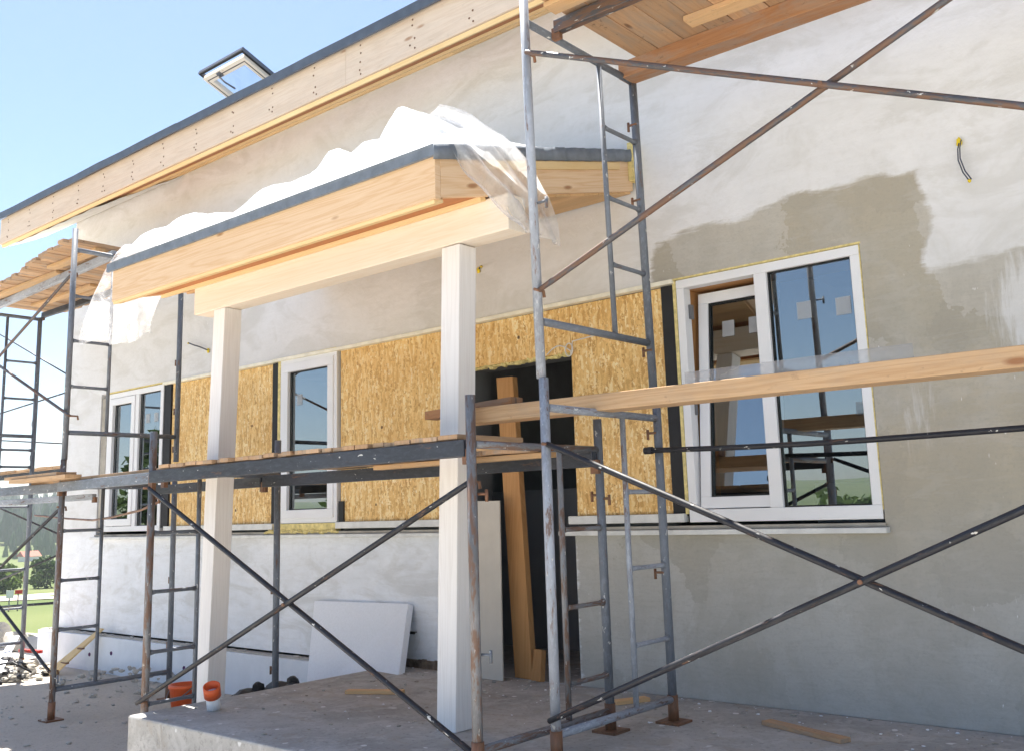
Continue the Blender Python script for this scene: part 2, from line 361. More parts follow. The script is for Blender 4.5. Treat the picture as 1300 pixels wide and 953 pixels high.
def glass():
    t = NT('window_glass'); t.n.remove(t.b); g = t.n.new('ShaderNodeBsdfGlossy'); g.inputs['Roughness'].default_value = 0.0; g.inputs['Color'].default_value = (.88, .95, 1, 1)
    tr = t.n.new('ShaderNodeBsdfTransparent'); tr.inputs[0].default_value = (.42, .46, .48, 1); f = t.n.new('ShaderNodeFresnel'); f.inputs[0].default_value = 2.1
    mx = t.n.new('ShaderNodeMixShader'); fac = t.math('ADD', f.outputs[0], .20, clamp=True); t.lk(fac, mx.inputs[0]); t.lk(tr.outputs[0], mx.inputs[1]); t.lk(g.outputs[0], mx.inputs[2]); t.lk(mx.outputs[0], t.out.inputs[0])
    b = t.n.new('ShaderNodeBump'); b.inputs['Strength'].default_value = .02; b.inputs['Distance'].default_value = .02; t.lk(t.noise(t.pos(), 1.2, 1, .4), b.inputs['Height']); t.lk(b.outputs[0], g.inputs['Normal'])
    return t.m
M['glass'] = glass()
def clearglass():
    t = NT('clear_roof_glass'); t.n.remove(t.b); g = t.n.new('ShaderNodeBsdfGlossy'); g.inputs['Roughness'].default_value = 0.0; tr = t.n.new('ShaderNodeBsdfTransparent'); tr.inputs[0].default_value = (.9, .93, .94, 1)
    mx = t.n.new('ShaderNodeMixShader'); mx.inputs[0].default_value = .1; t.lk(tr.outputs[0], mx.inputs[1]); t.lk(g.outputs[0], mx.inputs[2]); t.lk(mx.outputs[0], t.out.inputs[0]); return t.m
M['clearglass'] = clearglass()
def film(name, alpha_lo, alpha_hi, sc=3):
    t = NT(name); t.n.remove(t.b); o = t.pos(); n = t.noise(o, sc, 4, .6, 1.0)
    d = t.n.new('ShaderNodeBsdfDiffuse'); d.inputs[0].default_value = (.90, .91, .93, 1); tl = t.n.new('ShaderNodeBsdfTranslucent'); tl.inputs[0].default_value = (.88, .89, .92, 1)
    g = t.n.new('ShaderNodeBsdfGlossy'); g.inputs['Roughness'].default_value = .25; tr = t.n.new('ShaderNodeBsdfTransparent')
    m1 = t.n.new('ShaderNodeMixShader'); m1.inputs[0].default_value = .62; t.lk(d.outputs[0], m1.inputs[1]); t.lk(tl.outputs[0], m1.inputs[2])
    m2 = t.n.new('ShaderNodeMixShader'); m2.inputs[0].default_value = .08; t.lk(m1.outputs[0], m2.inputs[1]); t.lk(g.outputs[0], m2.inputs[2])
    m3 = t.n.new('ShaderNodeMixShader'); t.lk(t.ramp(n, [(.35, alpha_lo), (.65, alpha_hi)]), m3.inputs[0]); t.lk(tr.outputs[0], m3.inputs[1]); t.lk(m2.outputs[0], m3.inputs[2]); t.lk(m3.outputs[0], t.out.inputs[0])
    return t.m
M['film'] = film('polythene_film', .45, .97, 6); M['filmthin'] = film('thin_polythene_film', .30, .62, 7); M['filmmid'] = film('hanging_polythene_film', .14, .48, 6); M['sticker'] = film('glass_sticker', .38, .46)
M['strip'] = film('translucent_strip', .28, .36)
def ground():
    t = NT('ground_soil_and_grass'); p = t.pos(); s = t.sep(p); r = t.n.new('ShaderNodeVectorMath'); r.operation = 'LENGTH'; t.lk(p, r.inputs[0]); d = r.outputs['Value']
    n1 = t.noise(p, .5, 6, .65); n2 = t.noise(p, 6, 6, .7); n3 = t.noise(p, .03, 5, .6); n4 = t.noise(p, 40, 4, .7)
    soil = t.mix(n2, (.57, .53, .47), (.41, .375, .33)); soil = t.mix(t.ramp(n1, [(.4, 0.0), (.65, .6)]), soil, (.60, .56, .50)); soil = t.mix(t.math('MULTIPLY', t.ramp(n4, [(.55, 0.0), (.65, 1.0)]), .5), soil, (.22, .19, .15))
    gr = t.mix(t.ramp(n3, [(.35, 0.0), (.65, 1.0)]), (.085, .115, .04), (.15, .165, .07)); gr = t.mix(t.math('MULTIPLY', n2, .5), gr, (.07, .10, .035))
    f = t.ramp(t.math('MULTIPLY', t.math('ADD', d, t.math('MULTIPLY', t.math('SUBTRACT', n1, .5), 14.0)), .01), [(.36, 0.0), (.39, 1.0)])
    t.bump(t.math('ADD', n2, t.math('MULTIPLY', n4, .4)), .6, .04); return t.fin(t.mix(f, soil, gr), .95, 0, .1)
M['ground'] = ground()
def conc(name, a, b):
    t = NT(name); o = t.pos(); n = t.noise(o, 3, 6, .65); n2 = t.noise(o, 30, 4, .6); c = t.mix(t.ramp(n, [(.3, 0.0), (.7, 1.0)]), a, b); c = t.mix(t.math('MULTIPLY', t.ramp(n2, [(.55, 0.0), (.7, 1.0)]), .3), c, tuple(x*.6 for x in a)); t.bump(n2, .4, .005); return t.fin(c, .9, 0, .2)
def slabmat():
    t = NT('dusty_porch_concrete'); o = t.pos(); n = t.noise(o, 1.6, 6, .68, .4); n2 = t.noise(o, 34, 5, .65); n3 = t.noise(o, 6, 5, .7, .8); w_ = t.vor(t.mix(.12, o, t.noise(o, 5, 3, .6, col=True)), 7.5, 'Distance')
    c = t.mix(t.ramp(n, [(.35, 0.0), (.65, 1.0)]), (.50, .485, .46), (.34, .33, .315)); c = t.mix(t.math('MULTIPLY', t.ramp(n3, [(.50, 0.0), (.60, 1.0)]), .6), c, (.55, .54, .52)); c = t.mix(t.math('MULTIPLY', t.ramp(n2, [(.55, 0.0), (.66, 1.0)]), .45), c, (.19, .18, .165))
    c = t.mix(t.ramp(w_, [(.10, .95), (.13, 0.0)]), c, (.72, .72, .71)); fp = t.noise(t.map(o, (1, 1.8, 1), rot=(0, 0, .6)), 3.0, 4, .7, 1.0); c = t.mix(t.math('MULTIPLY', t.ramp(fp, [(.55, 0.0), (.62, 1.0)]), .35), c, (.36, .30, .23))
    t.bump(t.math('ADD', n2, t.math('MULTIPLY', n3, .7)), .5, .008); return t.fin(c, .9, 0, .15)
M['slab'] = slabmat(); M['palecon'] = conc('pale_concrete', (.50, .48, .44), (.40, .38, .35)); M['road'] = conc('dirt_road', (.50, .45, .37), (.42, .37, .30))
def leaf(name, a, b):
    t = NT(name); rn = t.attr('rnd'); c = t.mix(rn, a, b); t.fin(c, .6, 0, .3); t.b.inputs['Transmission Weight'].default_value = 0
    tl = t.n.new('ShaderNodeBsdfTranslucent'); t.lk(c, tl.inputs[0]); mx = t.n.new('ShaderNodeMixShader'); mx.inputs[0].default_value = .3; t.lk(t.b.outputs[0], mx.inputs[1]); t.lk(tl.outputs[0], mx.inputs[2]); t.lk(mx.outputs[0], t.out.inputs[0]); return t.m
M['leaf'] = leaf('green_leaves', (.045, .085, .02), (.16, .22, .06)); M['leafD'] = leaf('dark_leaves', (.025, .055, .018), (.07, .11, .03)); M['forest'] = leaf('forest_needles', (.04, .10, .03), (.10, .18, .05))
M['bark'] = plain('bark', (.10, .07, .05), .9, .1, .3, 8)

# ================================================================== GROUND
GZ = -1.5
hs = [(0,-1.5),(12.6,-1.5),(15,-1.62),(22,-2.2),(30,-3.0),(40,-3.7),(80,-5.3),(110,-6.4),(300,-9.6),(340,-9.4),(700,8),(1100,20),(2500,22),(6000,10)]
def gh(x, y):
    r = math.hypot(x, y); z = float(np.interp(r, [h[0] for h in hs], [h[1] for h in hs]))
    k = min(1, max(0, (r-14)/40)); z += k*(.5*math.sin(x*.05+1)*math.cos(y*.043) + .12*math.sin(x*.31)*math.sin(y*.27))
    k2 = min(1, max(0, (r-350)/500)); z += k2*(6*math.sin(math.atan2(y, x)*9+.7) + 3*math.sin(math.atan2(y, x)*23))
    return z
g = MB(); radii = [0, 3, 6, 9, 12, 14, 17, 20, 24, 28, 33, 39, 46, 55, 65, 80, 95, 110, 135, 165, 200, 240, 280, 320, 360, 420, 500, 600, 700, 850, 1100, 1500, 2500, 4000, 6000]
NA = 160
g.grid([[V((r*math.cos(2*math.pi*j/NA), r*math.sin(2*math.pi*j/NA), gh(r*math.cos(2*math.pi*j/NA), r*math.sin(2*math.pi*j/NA)))) for j in range(NA+1)] for r in radii])
tag(g.build('ground', M['ground'], base=(0,0,GZ)), kind='structure')

# porch slab, pale slab on the left
s = MB(); s.box(-5.67, 2.2, 3.10, 5.245, GZ-.05, -1.12); tag(s.build('porch_floor', M['slab'], bevel=.012), kind='structure')
s = MB(); s.box(-13.6, -11.5, 4.9, 7.6, GZ-.1, GZ+.05); s.box(-11.5, -11.42, 4.7, 7.6, GZ-.1, GZ+.046)
tag(s.build('paving_slab', M['palecon'], bevel=.01), kind='structure')
# dirt road across the field
def polar(a_deg, r): return (r*math.cos(R(a_deg)), r*math.sin(R(a_deg)))
s = MB(); rows = []
for a in range(120, 182, 1):
    row = []
    for rr in (80, 84, 88, 93):
        x, y = polar(a, rr); row.append(V((x, y, gh(x, y)+.06)))
    rows.append(row)
s.grid(rows); tag(s.build('dirt_road', M['road']), kind='structure')

# ================================================================== HOUSE
house = empty('house', (-5.5, 5.25, GZ), 'single storey house under construction with half primed plaster walls and board covered openings', 'house')
BX0, BX1, BZ0, BZ1 = -10.42, -1.885, -.12, 1.405
WX0, WX1, WZ1 = -11.22, 3.2, 3.66
DX0, DX1, DZ0 = -4.97, -3.93, -1.12
def lines(a, b, brk, st):
    L = sorted(set([a, b]+[q for q in brk if a <= q <= b])); out = []
    for p, q in zip(L, L[1:]):
        n = max(1, int(math.ceil((q-p)/st))); out += [p+(q-p)*k/n for k in range(n)]
    return out+[L[-1]]
xs = lines(WX0, WX1, [BX0, BX1, DX0, DX1], .05); zs = lines(-1.52, WZ1, [BZ0, BZ1, DZ0], .05)
patch = [(-3.25,1.40),(-3.18,1.63),(-3.0,1.68),(-2.8,1.70),(-2.55,1.70),(-2.28,1.76),(-2.0,1.735),(-1.81,1.745),(-1.56,1.735),(-1.53,1.62),(-1.50,1.53),(-1.52,1.40),(-1.58,1.25),(-1.54,1.16),(-1.3,1.19),(-1.07,1.21),(-.8,1.26),(-.2,1.22),(.6,1.3),(3.3,1.25),(3.3,-1.6),(-3.93,-1.6),(-3.93,-.1),(-3.3,-.1)]
def sdist(x, z, P):
    ins = False; d = 9
    for k in range(len(P)):
        x0, z0 = P[k]; x1, z1 = P[(k+1) % len(P)]
        if (z0 > z) != (z1 > z) and x < (x1-x0)*(z-z0)/(z1-z0)+x0: ins = not ins
        t = max(0, min(1, ((x-x0)*(x1-x0)+(z-z0)*(z1-z0))/((x1-x0)**2+(z1-z0)**2+1e-9)))
        d = min(d, math.hypot(x-x0-t*(x1-x0), z-z0-t*(z1-z0)))
    return -d if ins else d
NX, NZ = len(xs), len(zs); verts = []; faces = []; paint = []; brush = []
for z in zs:
    for x in xs:
        verts.append((x+5.5, 0, z-GZ))
        paint.append(max(-.4, min(.4, sdist(x, z, patch))))
        d = math.hypot((x+1.02)/.30, (z-.92)/.42); b = max(0, 1-d); b = min(1, b*1.6)
        d2 = math.hypot((x+1.66)/.14, (z-.42)/.30); b = max(b, .55*max(0, 1-d2)); brush.append(b)
for j in range(NZ-1):
    for i in range(NX-1):
        cx_, cz_ = (xs[i]+xs[i+1])/2, (zs[j]+zs[j+1])/2
        if BX0 < cx_ < BX1 and BZ0 < cz_ < BZ1: continue
        if DX0 < cx_ < DX1 and DZ0 < cz_ < BZ0+.01: continue
        a = j*NX+i; faces.append((a, a+1, a+NX+1, a+NX))
nfront = len(faces)
def q(p):
    i = len(verts); [verts.append((x+5.5, y-5.25, z-GZ)) for x, y, z in p]; [paint.append(-.1 if p[0][0] > -4.1 and p[0][2] < 0 else .3) for _ in p]; [brush.append(0) for _ in p]; faces.append((i, i+1, i+2, i+3))
T = 5.37
q([(BX0,5.25,BZ1),(BX1,5.25,BZ1),(BX1,T,BZ1),(BX0,T,BZ1)]); q([(BX0,5.25,BZ0),(BX0,T,BZ0),(DX0,T,BZ0),(DX0,5.25,BZ0)]); q([(DX1,5.25,BZ0),(DX1,T,BZ0),(BX1,T,BZ0),(BX1,5.25,BZ0)])
q([(BX0,5.25,BZ0),(BX0,5.25,BZ1),(BX0,T,BZ1),(BX0,T,BZ0)]); q([(BX1,5.25,BZ0),(BX1,T,BZ0),(BX1,T,BZ1),(BX1,5.25,BZ1)])
q([(DX0,5.25,DZ0),(DX0,5.25,BZ0),(DX0,5.6,BZ0),(DX0,5.6,DZ0)]); q([(DX1,5.25,BZ0),(DX1,5.25,DZ0),(DX1,5.6,DZ0),(DX1,5.6,BZ0)])
q([(WX0,5.25,-1.52),(WX0,5.25,WZ1),(WX0,10.21,WZ1),(WX0,10.21,-1.52)]); q([(WX1,5.25,WZ1),(WX1,5.25,-1.52),(WX1,10.21,-1.52),(WX1,10.21,WZ1)]); 
for (xa, xb, za, zb) in ((WX0,-5.6,-1.52,WZ1),(-4.3,-.8,-1.52,WZ1),(.4,WX1,-1.52,WZ1),(-5.6,-4.3,-1.52,0),(-5.6,-4.3,1.2,WZ1),(-.8,.4,-1.52,0),(-.8,.4,1.2,WZ1)): q([(xa,10.21,za),(xa,10.21,zb),(xb,10.21,zb),(xb,10.21,za)])  # unseen openings added in the back wall so daylight brightens the interior
# gable triangles above the side walls
for x_ in (WX0, WX1):
    q([(x_,5.25,WZ1),(x_,9.1,5.75),(x_,10.21,5.25),(x_,10.21,WZ1)])
me = bpy.data.meshes.new('wall'); me.from_pydata(verts, [], faces)
for nm, dat in (('paint', paint), ('brush', brush)):
    at = me.attributes.new(nm, 'FLOAT', 'POINT'); at.data.foreach_set('value', dat)
me.materials.append(M['plaster']); wall = bpy.data.objects.new('wall', me); COL.objects.link(wall); wall.parent = house
# inner leaf behind the plaster (added back openings let light into the room)
def hp(name, mat, bevel=0, parent=None): return lambda mb: mb.build(name, M[mat], parent or house, bevel)
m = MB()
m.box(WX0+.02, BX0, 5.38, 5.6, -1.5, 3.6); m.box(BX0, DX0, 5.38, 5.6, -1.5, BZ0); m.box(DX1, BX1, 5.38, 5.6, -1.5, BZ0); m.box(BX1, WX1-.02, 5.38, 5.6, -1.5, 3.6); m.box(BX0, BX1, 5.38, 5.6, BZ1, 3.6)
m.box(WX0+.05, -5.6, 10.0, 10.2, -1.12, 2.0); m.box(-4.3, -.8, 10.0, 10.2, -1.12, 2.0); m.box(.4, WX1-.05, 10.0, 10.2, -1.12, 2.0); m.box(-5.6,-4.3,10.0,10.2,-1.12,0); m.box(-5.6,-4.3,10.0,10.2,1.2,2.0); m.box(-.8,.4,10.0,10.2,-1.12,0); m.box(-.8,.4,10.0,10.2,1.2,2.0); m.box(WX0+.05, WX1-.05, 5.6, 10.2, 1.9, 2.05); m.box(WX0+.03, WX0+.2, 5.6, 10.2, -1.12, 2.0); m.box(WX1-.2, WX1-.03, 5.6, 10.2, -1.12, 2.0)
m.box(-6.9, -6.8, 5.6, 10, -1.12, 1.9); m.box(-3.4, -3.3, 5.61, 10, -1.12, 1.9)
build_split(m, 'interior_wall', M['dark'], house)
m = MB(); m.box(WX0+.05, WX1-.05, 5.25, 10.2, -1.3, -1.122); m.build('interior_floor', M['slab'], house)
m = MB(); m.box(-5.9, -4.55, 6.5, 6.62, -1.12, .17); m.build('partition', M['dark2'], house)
# boards over the openings
def board(x0, x1, z0, z1, name='strand_board', mat='osb', y0=5.285, y1=5.305, seams=()):
    m = MB(); m.obox(((x0+x1)/2, (y0+y1)/2, (z0+z1)/2), V((0,0,(z1-z0)/2)), V(((x1-x0)/2,0,0)), V((0,(y1-y0)/2,0))); return m.build(name, M[mat], house)
board(-9.0, -7.30, -.045, 1.375); board(-6.36, -4.972, -.045, 1.375); board(-4.968, -3.932, 1.055, 1.375); board(-3.928, -3.19, -.045, 1.375)
m = MB()
for (x0, x1) in ((-9.0,-7.30),(-6.36,-4.97),(-3.93,-3.19)): m.box(x0, x1, 5.31, 5.37, -.12, 1.40)
m.box(-4.97, -3.93, 5.306, 5.6, 1.06, 1.40); m.box(DX0-.0, DX0+.012, 5.31, 5.6, -.11, 1.06); m.box(DX1-.012, DX1, 5.31, 5.6, -.11, 1.06)
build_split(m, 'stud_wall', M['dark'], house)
for (x0, x1) in ((-9.14,-9.01),(-7.295,-7.205),(-3.185,-3.085)):
    m = MB(); m.box(x0, x1, 5.27, 5.36, -.06, 1.38); m.build('sealing_tape', M['black'], house)
m = MB(); m.box(-10.41, -10.30, 5.262, 5.36, -.10, 1.36); m.build('reveal_board', M['stone'], house)
m = MB(); m.box(-6.37, -6.31, 5.268, 5.284, -.045, .12); m.build('tape_offcut', M['blackplastic'], house)
# cream strip along the top of the band, white strip and sill lip along its foot
m = MB()
for (x0, x1, dz) in ((-9.12,-7.25,0),(-7.25,-6.1,.004),(-6.1,-3.08,-.003)):
    m.beam((x0, 5.262, 1.392+dz), (x1, 5.262, 1.392-dz), .06, .028)
build_split(m, 'top_strip', M['trimY'], house, .003)
m = MB()
for (x0, x1) in ((-10.3,-9.12),(-7.2,-6.38),(-3.1,-1.88)): m.box(x0, x1, 5.247, 5.30, 1.400, 1.411)
m.box(-1.896, -1.889, 5.256, 5.3, -.05, 1.40); m.box(-7.205, -7.17, 5.262, 5.30, -.08, 1.39); m.box(-3.09, -3.068, 5.256, 5.30, -.05, 1.395)
build_split(m, 'foam_edge', M['foamY'], house); m = MB()
for k in range(26): x = -4.95+k*.04; m.blob((x, 5.31, 1.05+random.uniform(-.008,.004)), .035, .03, random.uniform(.008,.022), 5, 7, .3, k)
m.build('expanding_foam', M['foamY'], house); m = MB()
m.box(-7.22, -6.38, 5.243, 5.30, -.115, -.052)
for k in range(22): m.blob((-7.3+k*.045, 5.235, -.118+random.uniform(-.01,.006)), .035, .02, random.uniform(.008,.02), 5, 7, .3, k+50)
m.build('expanding_foam', M['foamY'], house)
m = MB()
for (x0, x1) in ((-9.02,-7.23),(-6.37,-5.0),(-3.97,-3.09)): m.box(x0, x1, 5.232, 5.29, -.098, -.046)
build_split(m, 'base_profile', M['trim'], house, .003)
m = MB()
for (x0, x1, yy) in ((-10.45,-8.3,0),(-8.3,-7.3,.004),(-7.3,-6.1,.002),(-6.1,-4.98,0),(-4.03,-3.15,0),(-3.15,-1.86,-.008)):
    m.box(x0, x1-.003, 5.195+yy, 5.249, -.172, -.142)
build_split(m, 'sill_lip', M['trim'], house, .004)
m = MB()
for (x0, x1) in ((-10.42,-4.98),(-3.93,-1.88)): m.box(x0, x1, 5.232, 5.36, -.139, -.119)
build_split(m, 'sill_bed', M['stone'], house)
# plinth on the left with dirty ledge
m = MB(); m.box(-11.42, -5.69, 5.13, 5.246, GZ-.04, -1.15); m.box(-11.42, -11.225, 5.246, 10.2, GZ-.04, -1.15); build_split(m, 'plinth', M['plinth'], house, .006)
m = MB(); m.box(-11.40, -5.8, 5.16, 5.247, -1.149, -1.138)
for k in range(60):
    m.blob((random.uniform(-11.3,-5.9), random.uniform(5.17,5.23), -1.135), random.uniform(.01,.05), .015, random.uniform(.004,.014), 4, 6, .3, k)
m.build('dirty_ledge', M['palecon'], house)
m = MB(); m.box(-5.66, DX0-.02, 5.222, 5.248, -1.119, -1.065)
for k in range(16): m.box(-5.66+k*.043, -5.66+k*.043+.04, 5.216+random.uniform(-.004,.004), 5.23, -1.12, -1.062+random.uniform(-.008,.008))
m.build('brick_base', M['brick'], house)
for x in (-10.2, -9.75, -9.05, -8.4, -7.8): 
    m = MB(); m.lathe((x, 5.129, -1.32+random.uniform(-.03,.03)), [(0,0),(.02,0),(.018,.006)], 10, (0,-1,0)); m.build('wall_plug', M['purple'], house)
# small fixings and marks on the wall
m = MB(); m.box(-5.55, -5.46, 5.240, 5.25, -.885, -.872); m.box(-5.53,-5.44,5.238,5.25,-.872,-.866); m.build('hole_edge', M['gasket'], house)
def cable(pts, tip=True):
    m = MB(); m.path([V(p) for p in pts], .0035, 6); c = m.build('cable', M['cable'], house)
    m = MB(); m.path([V(p)+V((.012,-.006,.004)) for p in pts], .0035, 6); m.build('cable', M['cable'], house)
    p = V(pts[0]); m = MB(); m.blob(p, .014, .012, .024, 6, 8, .3, 3); m.build('cable_cap', M['yellow'], house); m = MB(); m.blob(V(pts[-1]), .010, .009, .010, 6, 8, .3, 4); m.build('cable_cap', M['yellow'], house)
cable([(-1.31,5.235,1.83),(-1.312,5.20,1.78),(-1.315,5.195,1.72),(-1.30,5.20,1.65),(-1.275,5.205,1.60)])
cable([(-8.30,5.235,1.625),(-8.40,5.20,1.67),(-8.50,5.20,1.70),(-8.60,5.20,1.735)])
cable([(-4.72,5.235,1.77),(-4.69,5.215,1.785),(-4.66,5.20,1.78)])
# loop of white wire on the board beside the door
m = MB(); P = []
for k in range(8): P.append((-4.13+k*.03, 5.27, 1.06+.05*math.sin(k*.45)))
for k in range(14): a = -1.2+k*.5; P.append((-3.93+.032*math.cos(a), 5.262, 1.07+.045*math.sin(a)))
for k in range(6): P.append((-3.90+k*.055, 5.265, 1.125+.004*k))
m.path(P, .0045, 6); m.build('wire', M['wire'], house)

# windows --------------------------------------------------------
def ring(m, x0, x1, z0, z1, y0, y1, w, wb=None):
    wb = wb or w
    m.box(x0, x1, y0, y1, z1-w, z1); m.box(x0, x1, y0, y1, z0, z0+wb); m.box(x0, x0+w, y0+.0005, y1-.0005, z0+wb, z1-w); m.box(x1-w, x1, y0+.0005, y1-.0005, z0+wb, z1-w)
def pane(parent, x0, x1, z0, z1, y, rot=None):
    m = MB(); m.face([(x0,y,z0),(x1,y,z0),(x1,y,z1),(x0,y,z1)], [(0,0),(1,0),(1,1),(0,1)]); o = m.build('glass_pane', M['glass'], parent)
    return o
def gasket(parent, x0, x1, z0, z1, y):
    m = MB(); ring(m, x0, x1, z0, z1, y-.004, y+.004, .008); return m.build('gasket', M['gasket'], parent)
def handle(parent, x, y, z):
    m = MB(); m.box(x-.014, x+.014, y-.012, y, z-.035, z+.035); m.path([(x,y-.01,z),(x,y-.045,z),(x,y-.05,z-.02),(x,y-.05,z-.11)], .009, 8); return m.build('handle', M['pvc'], parent)
def sticker(parent, x, z, y, w=.075, h=.095):
    m = MB(); m.box(x-w/2, x+w/2, y-.004, y-.002, z-h/2, z+h/2); m.build('sticker', M['sticker'], parent)
# left window
F = MB(); ring(F, -10.29, -9.145, -.09, 1.395, 5.262, 5.34, .055); F.box(-9.70, -9.63, 5.263, 5.339, -.035, 1.34)
w1 = F.build('window', M['pvc'], house, .004)
S = MB(); ring(S, -10.235, -9.70, -.03, 1.335, 5.252, 5.32, .07); sh = S.build('sash', M['pvc'], w1, .004)
pane(w1, -10.165, -9.77, .04, 1.265, 5.30); gasket(w1, -10.165, -9.77, .04, 1.265, 5.29)
pane(w1, -9.63, -9.20, -.035, 1.34, 5.30); gasket(w1, -9.63, -9.20, -.035, 1.34, 5.29)
sticker(w1, -9.50, 1.07, 5.298); sticker(w1, -9.33, 1.07, 5.298)
# middle window
F = MB(); ring(F, -7.165, -6.385, -.05, 1.395, 5.260, 5.34, .05); w2 = F.build('window', M['pvc'], house, .004)
S = MB(); ring(S, -7.125, -6.425, -.01, 1.345, 5.25, 5.32, .075); S.build('sash', M['pvc'], w2, .004)
pane(w2, -7.05, -6.50, .065, 1.27, 5.295); gasket(w2, -7.05, -6.50, .065, 1.27, 5.285); sticker(w2, -6.93, 1.02, 5.293)
# right window, its left sash tilted inwards
F = MB(); ring(F, -3.065, -1.895, -.10, 1.398, 5.254, 5.335, .055, .075); F.box(-2.535, -2.455, 5.2545, 5.3345, -.025, 1.343)
w3 = F.build('window', M['pvc'], house, .004); pane(w3, -2.455, -1.95, -.025, 1.343, 5.29); gasket(w3, -2.455, -1.95, -.025, 1.343, 5.28)
sticker(w3, -2.25, 1.085, 5.288, .085, .10); sticker(w3, -2.02, 1.075, 5.288, .085, .10)
th = R(5.5); sx0, sx1, sl_ = -2.995, -2.47, 1.345
m = MB(); ring(m, sx0, sx1, 0, sl_, 0, .065, .068)
def tilt(mb): mb.v = [(x, 5.275+y*math.cos(th)+z*math.sin(th), -.02+z*math.cos(th)-y*math.sin(th)) for x, y, z in mb.v]; return mb
sash3 = tilt(m).build('sash', M['pvc'], w3, .004)
m = MB(); m.face([(sx0+.068,.03,.068),(sx1-.068,.03,.068),(sx1-.068,.03,sl_-.068),(sx0+.068,.03,sl_-.068)], [(0,0),(1,0),(1,1),(0,1)]); tilt(m).build('glass_pane', M['glass'], w3)
m = MB(); ring(m, sx0+.068, sx1-.068, .068, sl_-.068, .012, .02, .01); tilt(m).build('gasket', M['gasket'], w3)
for x in (-2.80, -2.62):
    m = MB(); m.box(x-.04, x+.04, .026, .028, 1.05, 1.15); tilt(m).build('sticker', M['sticker'], w3)
m = MB(); m.box(-3.01, -2.995, 5.30, 5.34, 1.15, 1.24); m.box(-3.01,-2.998,5.3,5.32,.55,.62); build_split(m, 'hinge', M['alu'], w3)
m = MB(); m.box(-3.065, -3.03, 5.34, 5.6, -.1, 1.4); m.box(-3.06, -1.9, 5.34, 5.6, 1.345, 1.4); m.build('timber_lining', M['timber'], house)
# added pale box, stands in for the pale reflection in the right window
m = MB(); m.box(-2.75, -2.05, 6.4, 6.9, -1.12, .12); m.build('added_pale_box', M['foam'], house)

# roof -----------------------------------------------------------
SL = .5
def rz(y): return 3.715+SL*(y-4.66)
m = MB(); RX0, RX1 = -12.02, 3.9
for (a, b) in ((-12.02,-8.95),(-8.94,-5.3),(-5.29,-1.5),(-1.49,3.9)):
    m.beam((a, 9.25-4.62/2, 0), (b, 9.25-4.62/2, 0), .01, .01) if False else None
def slope_sheet(m, x0, x1, y0, y1, zoff, th):
    c = V(((x0+x1)/2, (y0+y1)/2, rz((y0+y1)/2)+zoff)); d = V((0, y1-y0, SL*(y1-y0)))
    n = V((0, -SL, 1)).normalized(); m.obox(c - n*th/2, V(((x1-x0)/2,0,0)), d/2, n*th/2)
slope_sheet(m, RX0, RX1, 4.64, 9.12, 0, .02)
c = V(((RX0+RX1)/2, 11.3, rz(9.12)-SL*2.18)); n = V((0, SL, 1)).normalized(); m.obox(c-n*.01, V(((RX1-RX0)/2,0,0)), V((0,2.18,-SL*2.18)), n*.01)
roof = m.build('roof', M['roofdark'], house)
m = MB()
for (a, b, dz) in ((-12.05,-8.0,0),(-8.0,-4.0,-.004),(-4.0,3.9,.002)):
    for k in range(int((b-a)/.5)+1):
        x0 = a+k*.5; x1 = min(b, x0+.5)
        if x1-x0 > .02: m.beam((x0, 4.652, 3.672+dz+.004*math.sin(x0*5.1)), (x1+.001, 4.652, 3.672+dz+.004*math.sin(x1*5.1)), .02, .078)
m.build('drip_edge', M['roofdark'], roof)
m = MB(); m.box(RX0, -5.6, 4.70, 4.745, 3.345, 3.66); m.box(-5.598, RX1, 4.70, 4.745, 3.343, 3.66); m.build('fascia', M['fascia'], roof, .003)
m = MB(); 
for k in range(28):
    x = -11.8+k*.58
    if x > 3.5: break
    for (dx, zz) in ((0,3.60),(.015,3.56),(-.01,3.42),(.02,3.39),(.01,3.46)): m.lathe((x+dx+random.uniform(-.02,.02), 4.6985, zz+random.uniform(-.02,.02)), [(0,0),(.008,0),(.008,.002)], 6, (0,-1,0))
tag(m.build('nails', M['rust'], roof), kind='stuff')
m = MB()
for k in range(27): x = -11.9+k*.58; m.obox((x, 5.0+.95, rz(5.95)-.12), V((0,1.2,.6)), V((.03,0,0)), V((0,-.04,.08)))
build_split(m, 'rafter', M['redwood'], roof)
m = MB(); slope_sheet(m, RX0+.02, RX1, 4.75, 6.5, -.03, .02); m.build('roof_boarding', M['redwood'], roof)
m = MB(); yc = 4.99; m.obox(((RX0+RX1)/2, yc, 3.341+.5*(yc-4.745)), V(((RX1-RX0)/2-.03,0,0)), V((0,.24,.12)), V((0,-.003,.006))); m.build('soffit_underlay', M['redwood'], roof)
for i, (ya, yb) in enumerate(((4.72,4.765),(5.0,5.045),(5.17,5.245))):
    m = MB(); xa = RX0+.02
    while xa < RX1-.1:
        xb = min(RX1, xa+random.uniform(3.2,4.6)); yc = (ya+yb)/2
        m.obox(((xa+xb)/2, yc, 3.333+.5*(yc-4.745)+(0,-.012,-.008)[i]), V(((xb-xa)/2-.002,0,0)), V((0,(yb-ya)/2,(yb-ya)/4)), V((0,-.006,(.016,.008,.008)[i]))); xa = xb
    m.build('soffit_board', M['slat'], roof)
m = MB(); P = []
for k in range(40):
    x = -12.0+k*3.15/39; wob = .01*math.sin(k*1.3); yl = 5.24 if k < 33 else 5.24; y0 = 4.80+max(0, (k-26))*.033
    P.append([V((x, y0, 3.345+.5*(y0-4.745)-.036+wob*.4)), V((x, (y0+yl)/2, 3.345+.5*((y0+yl)/2-4.745)-.045+wob)), V((x, yl, 3.345+.5*(yl-4.745)-.04))])
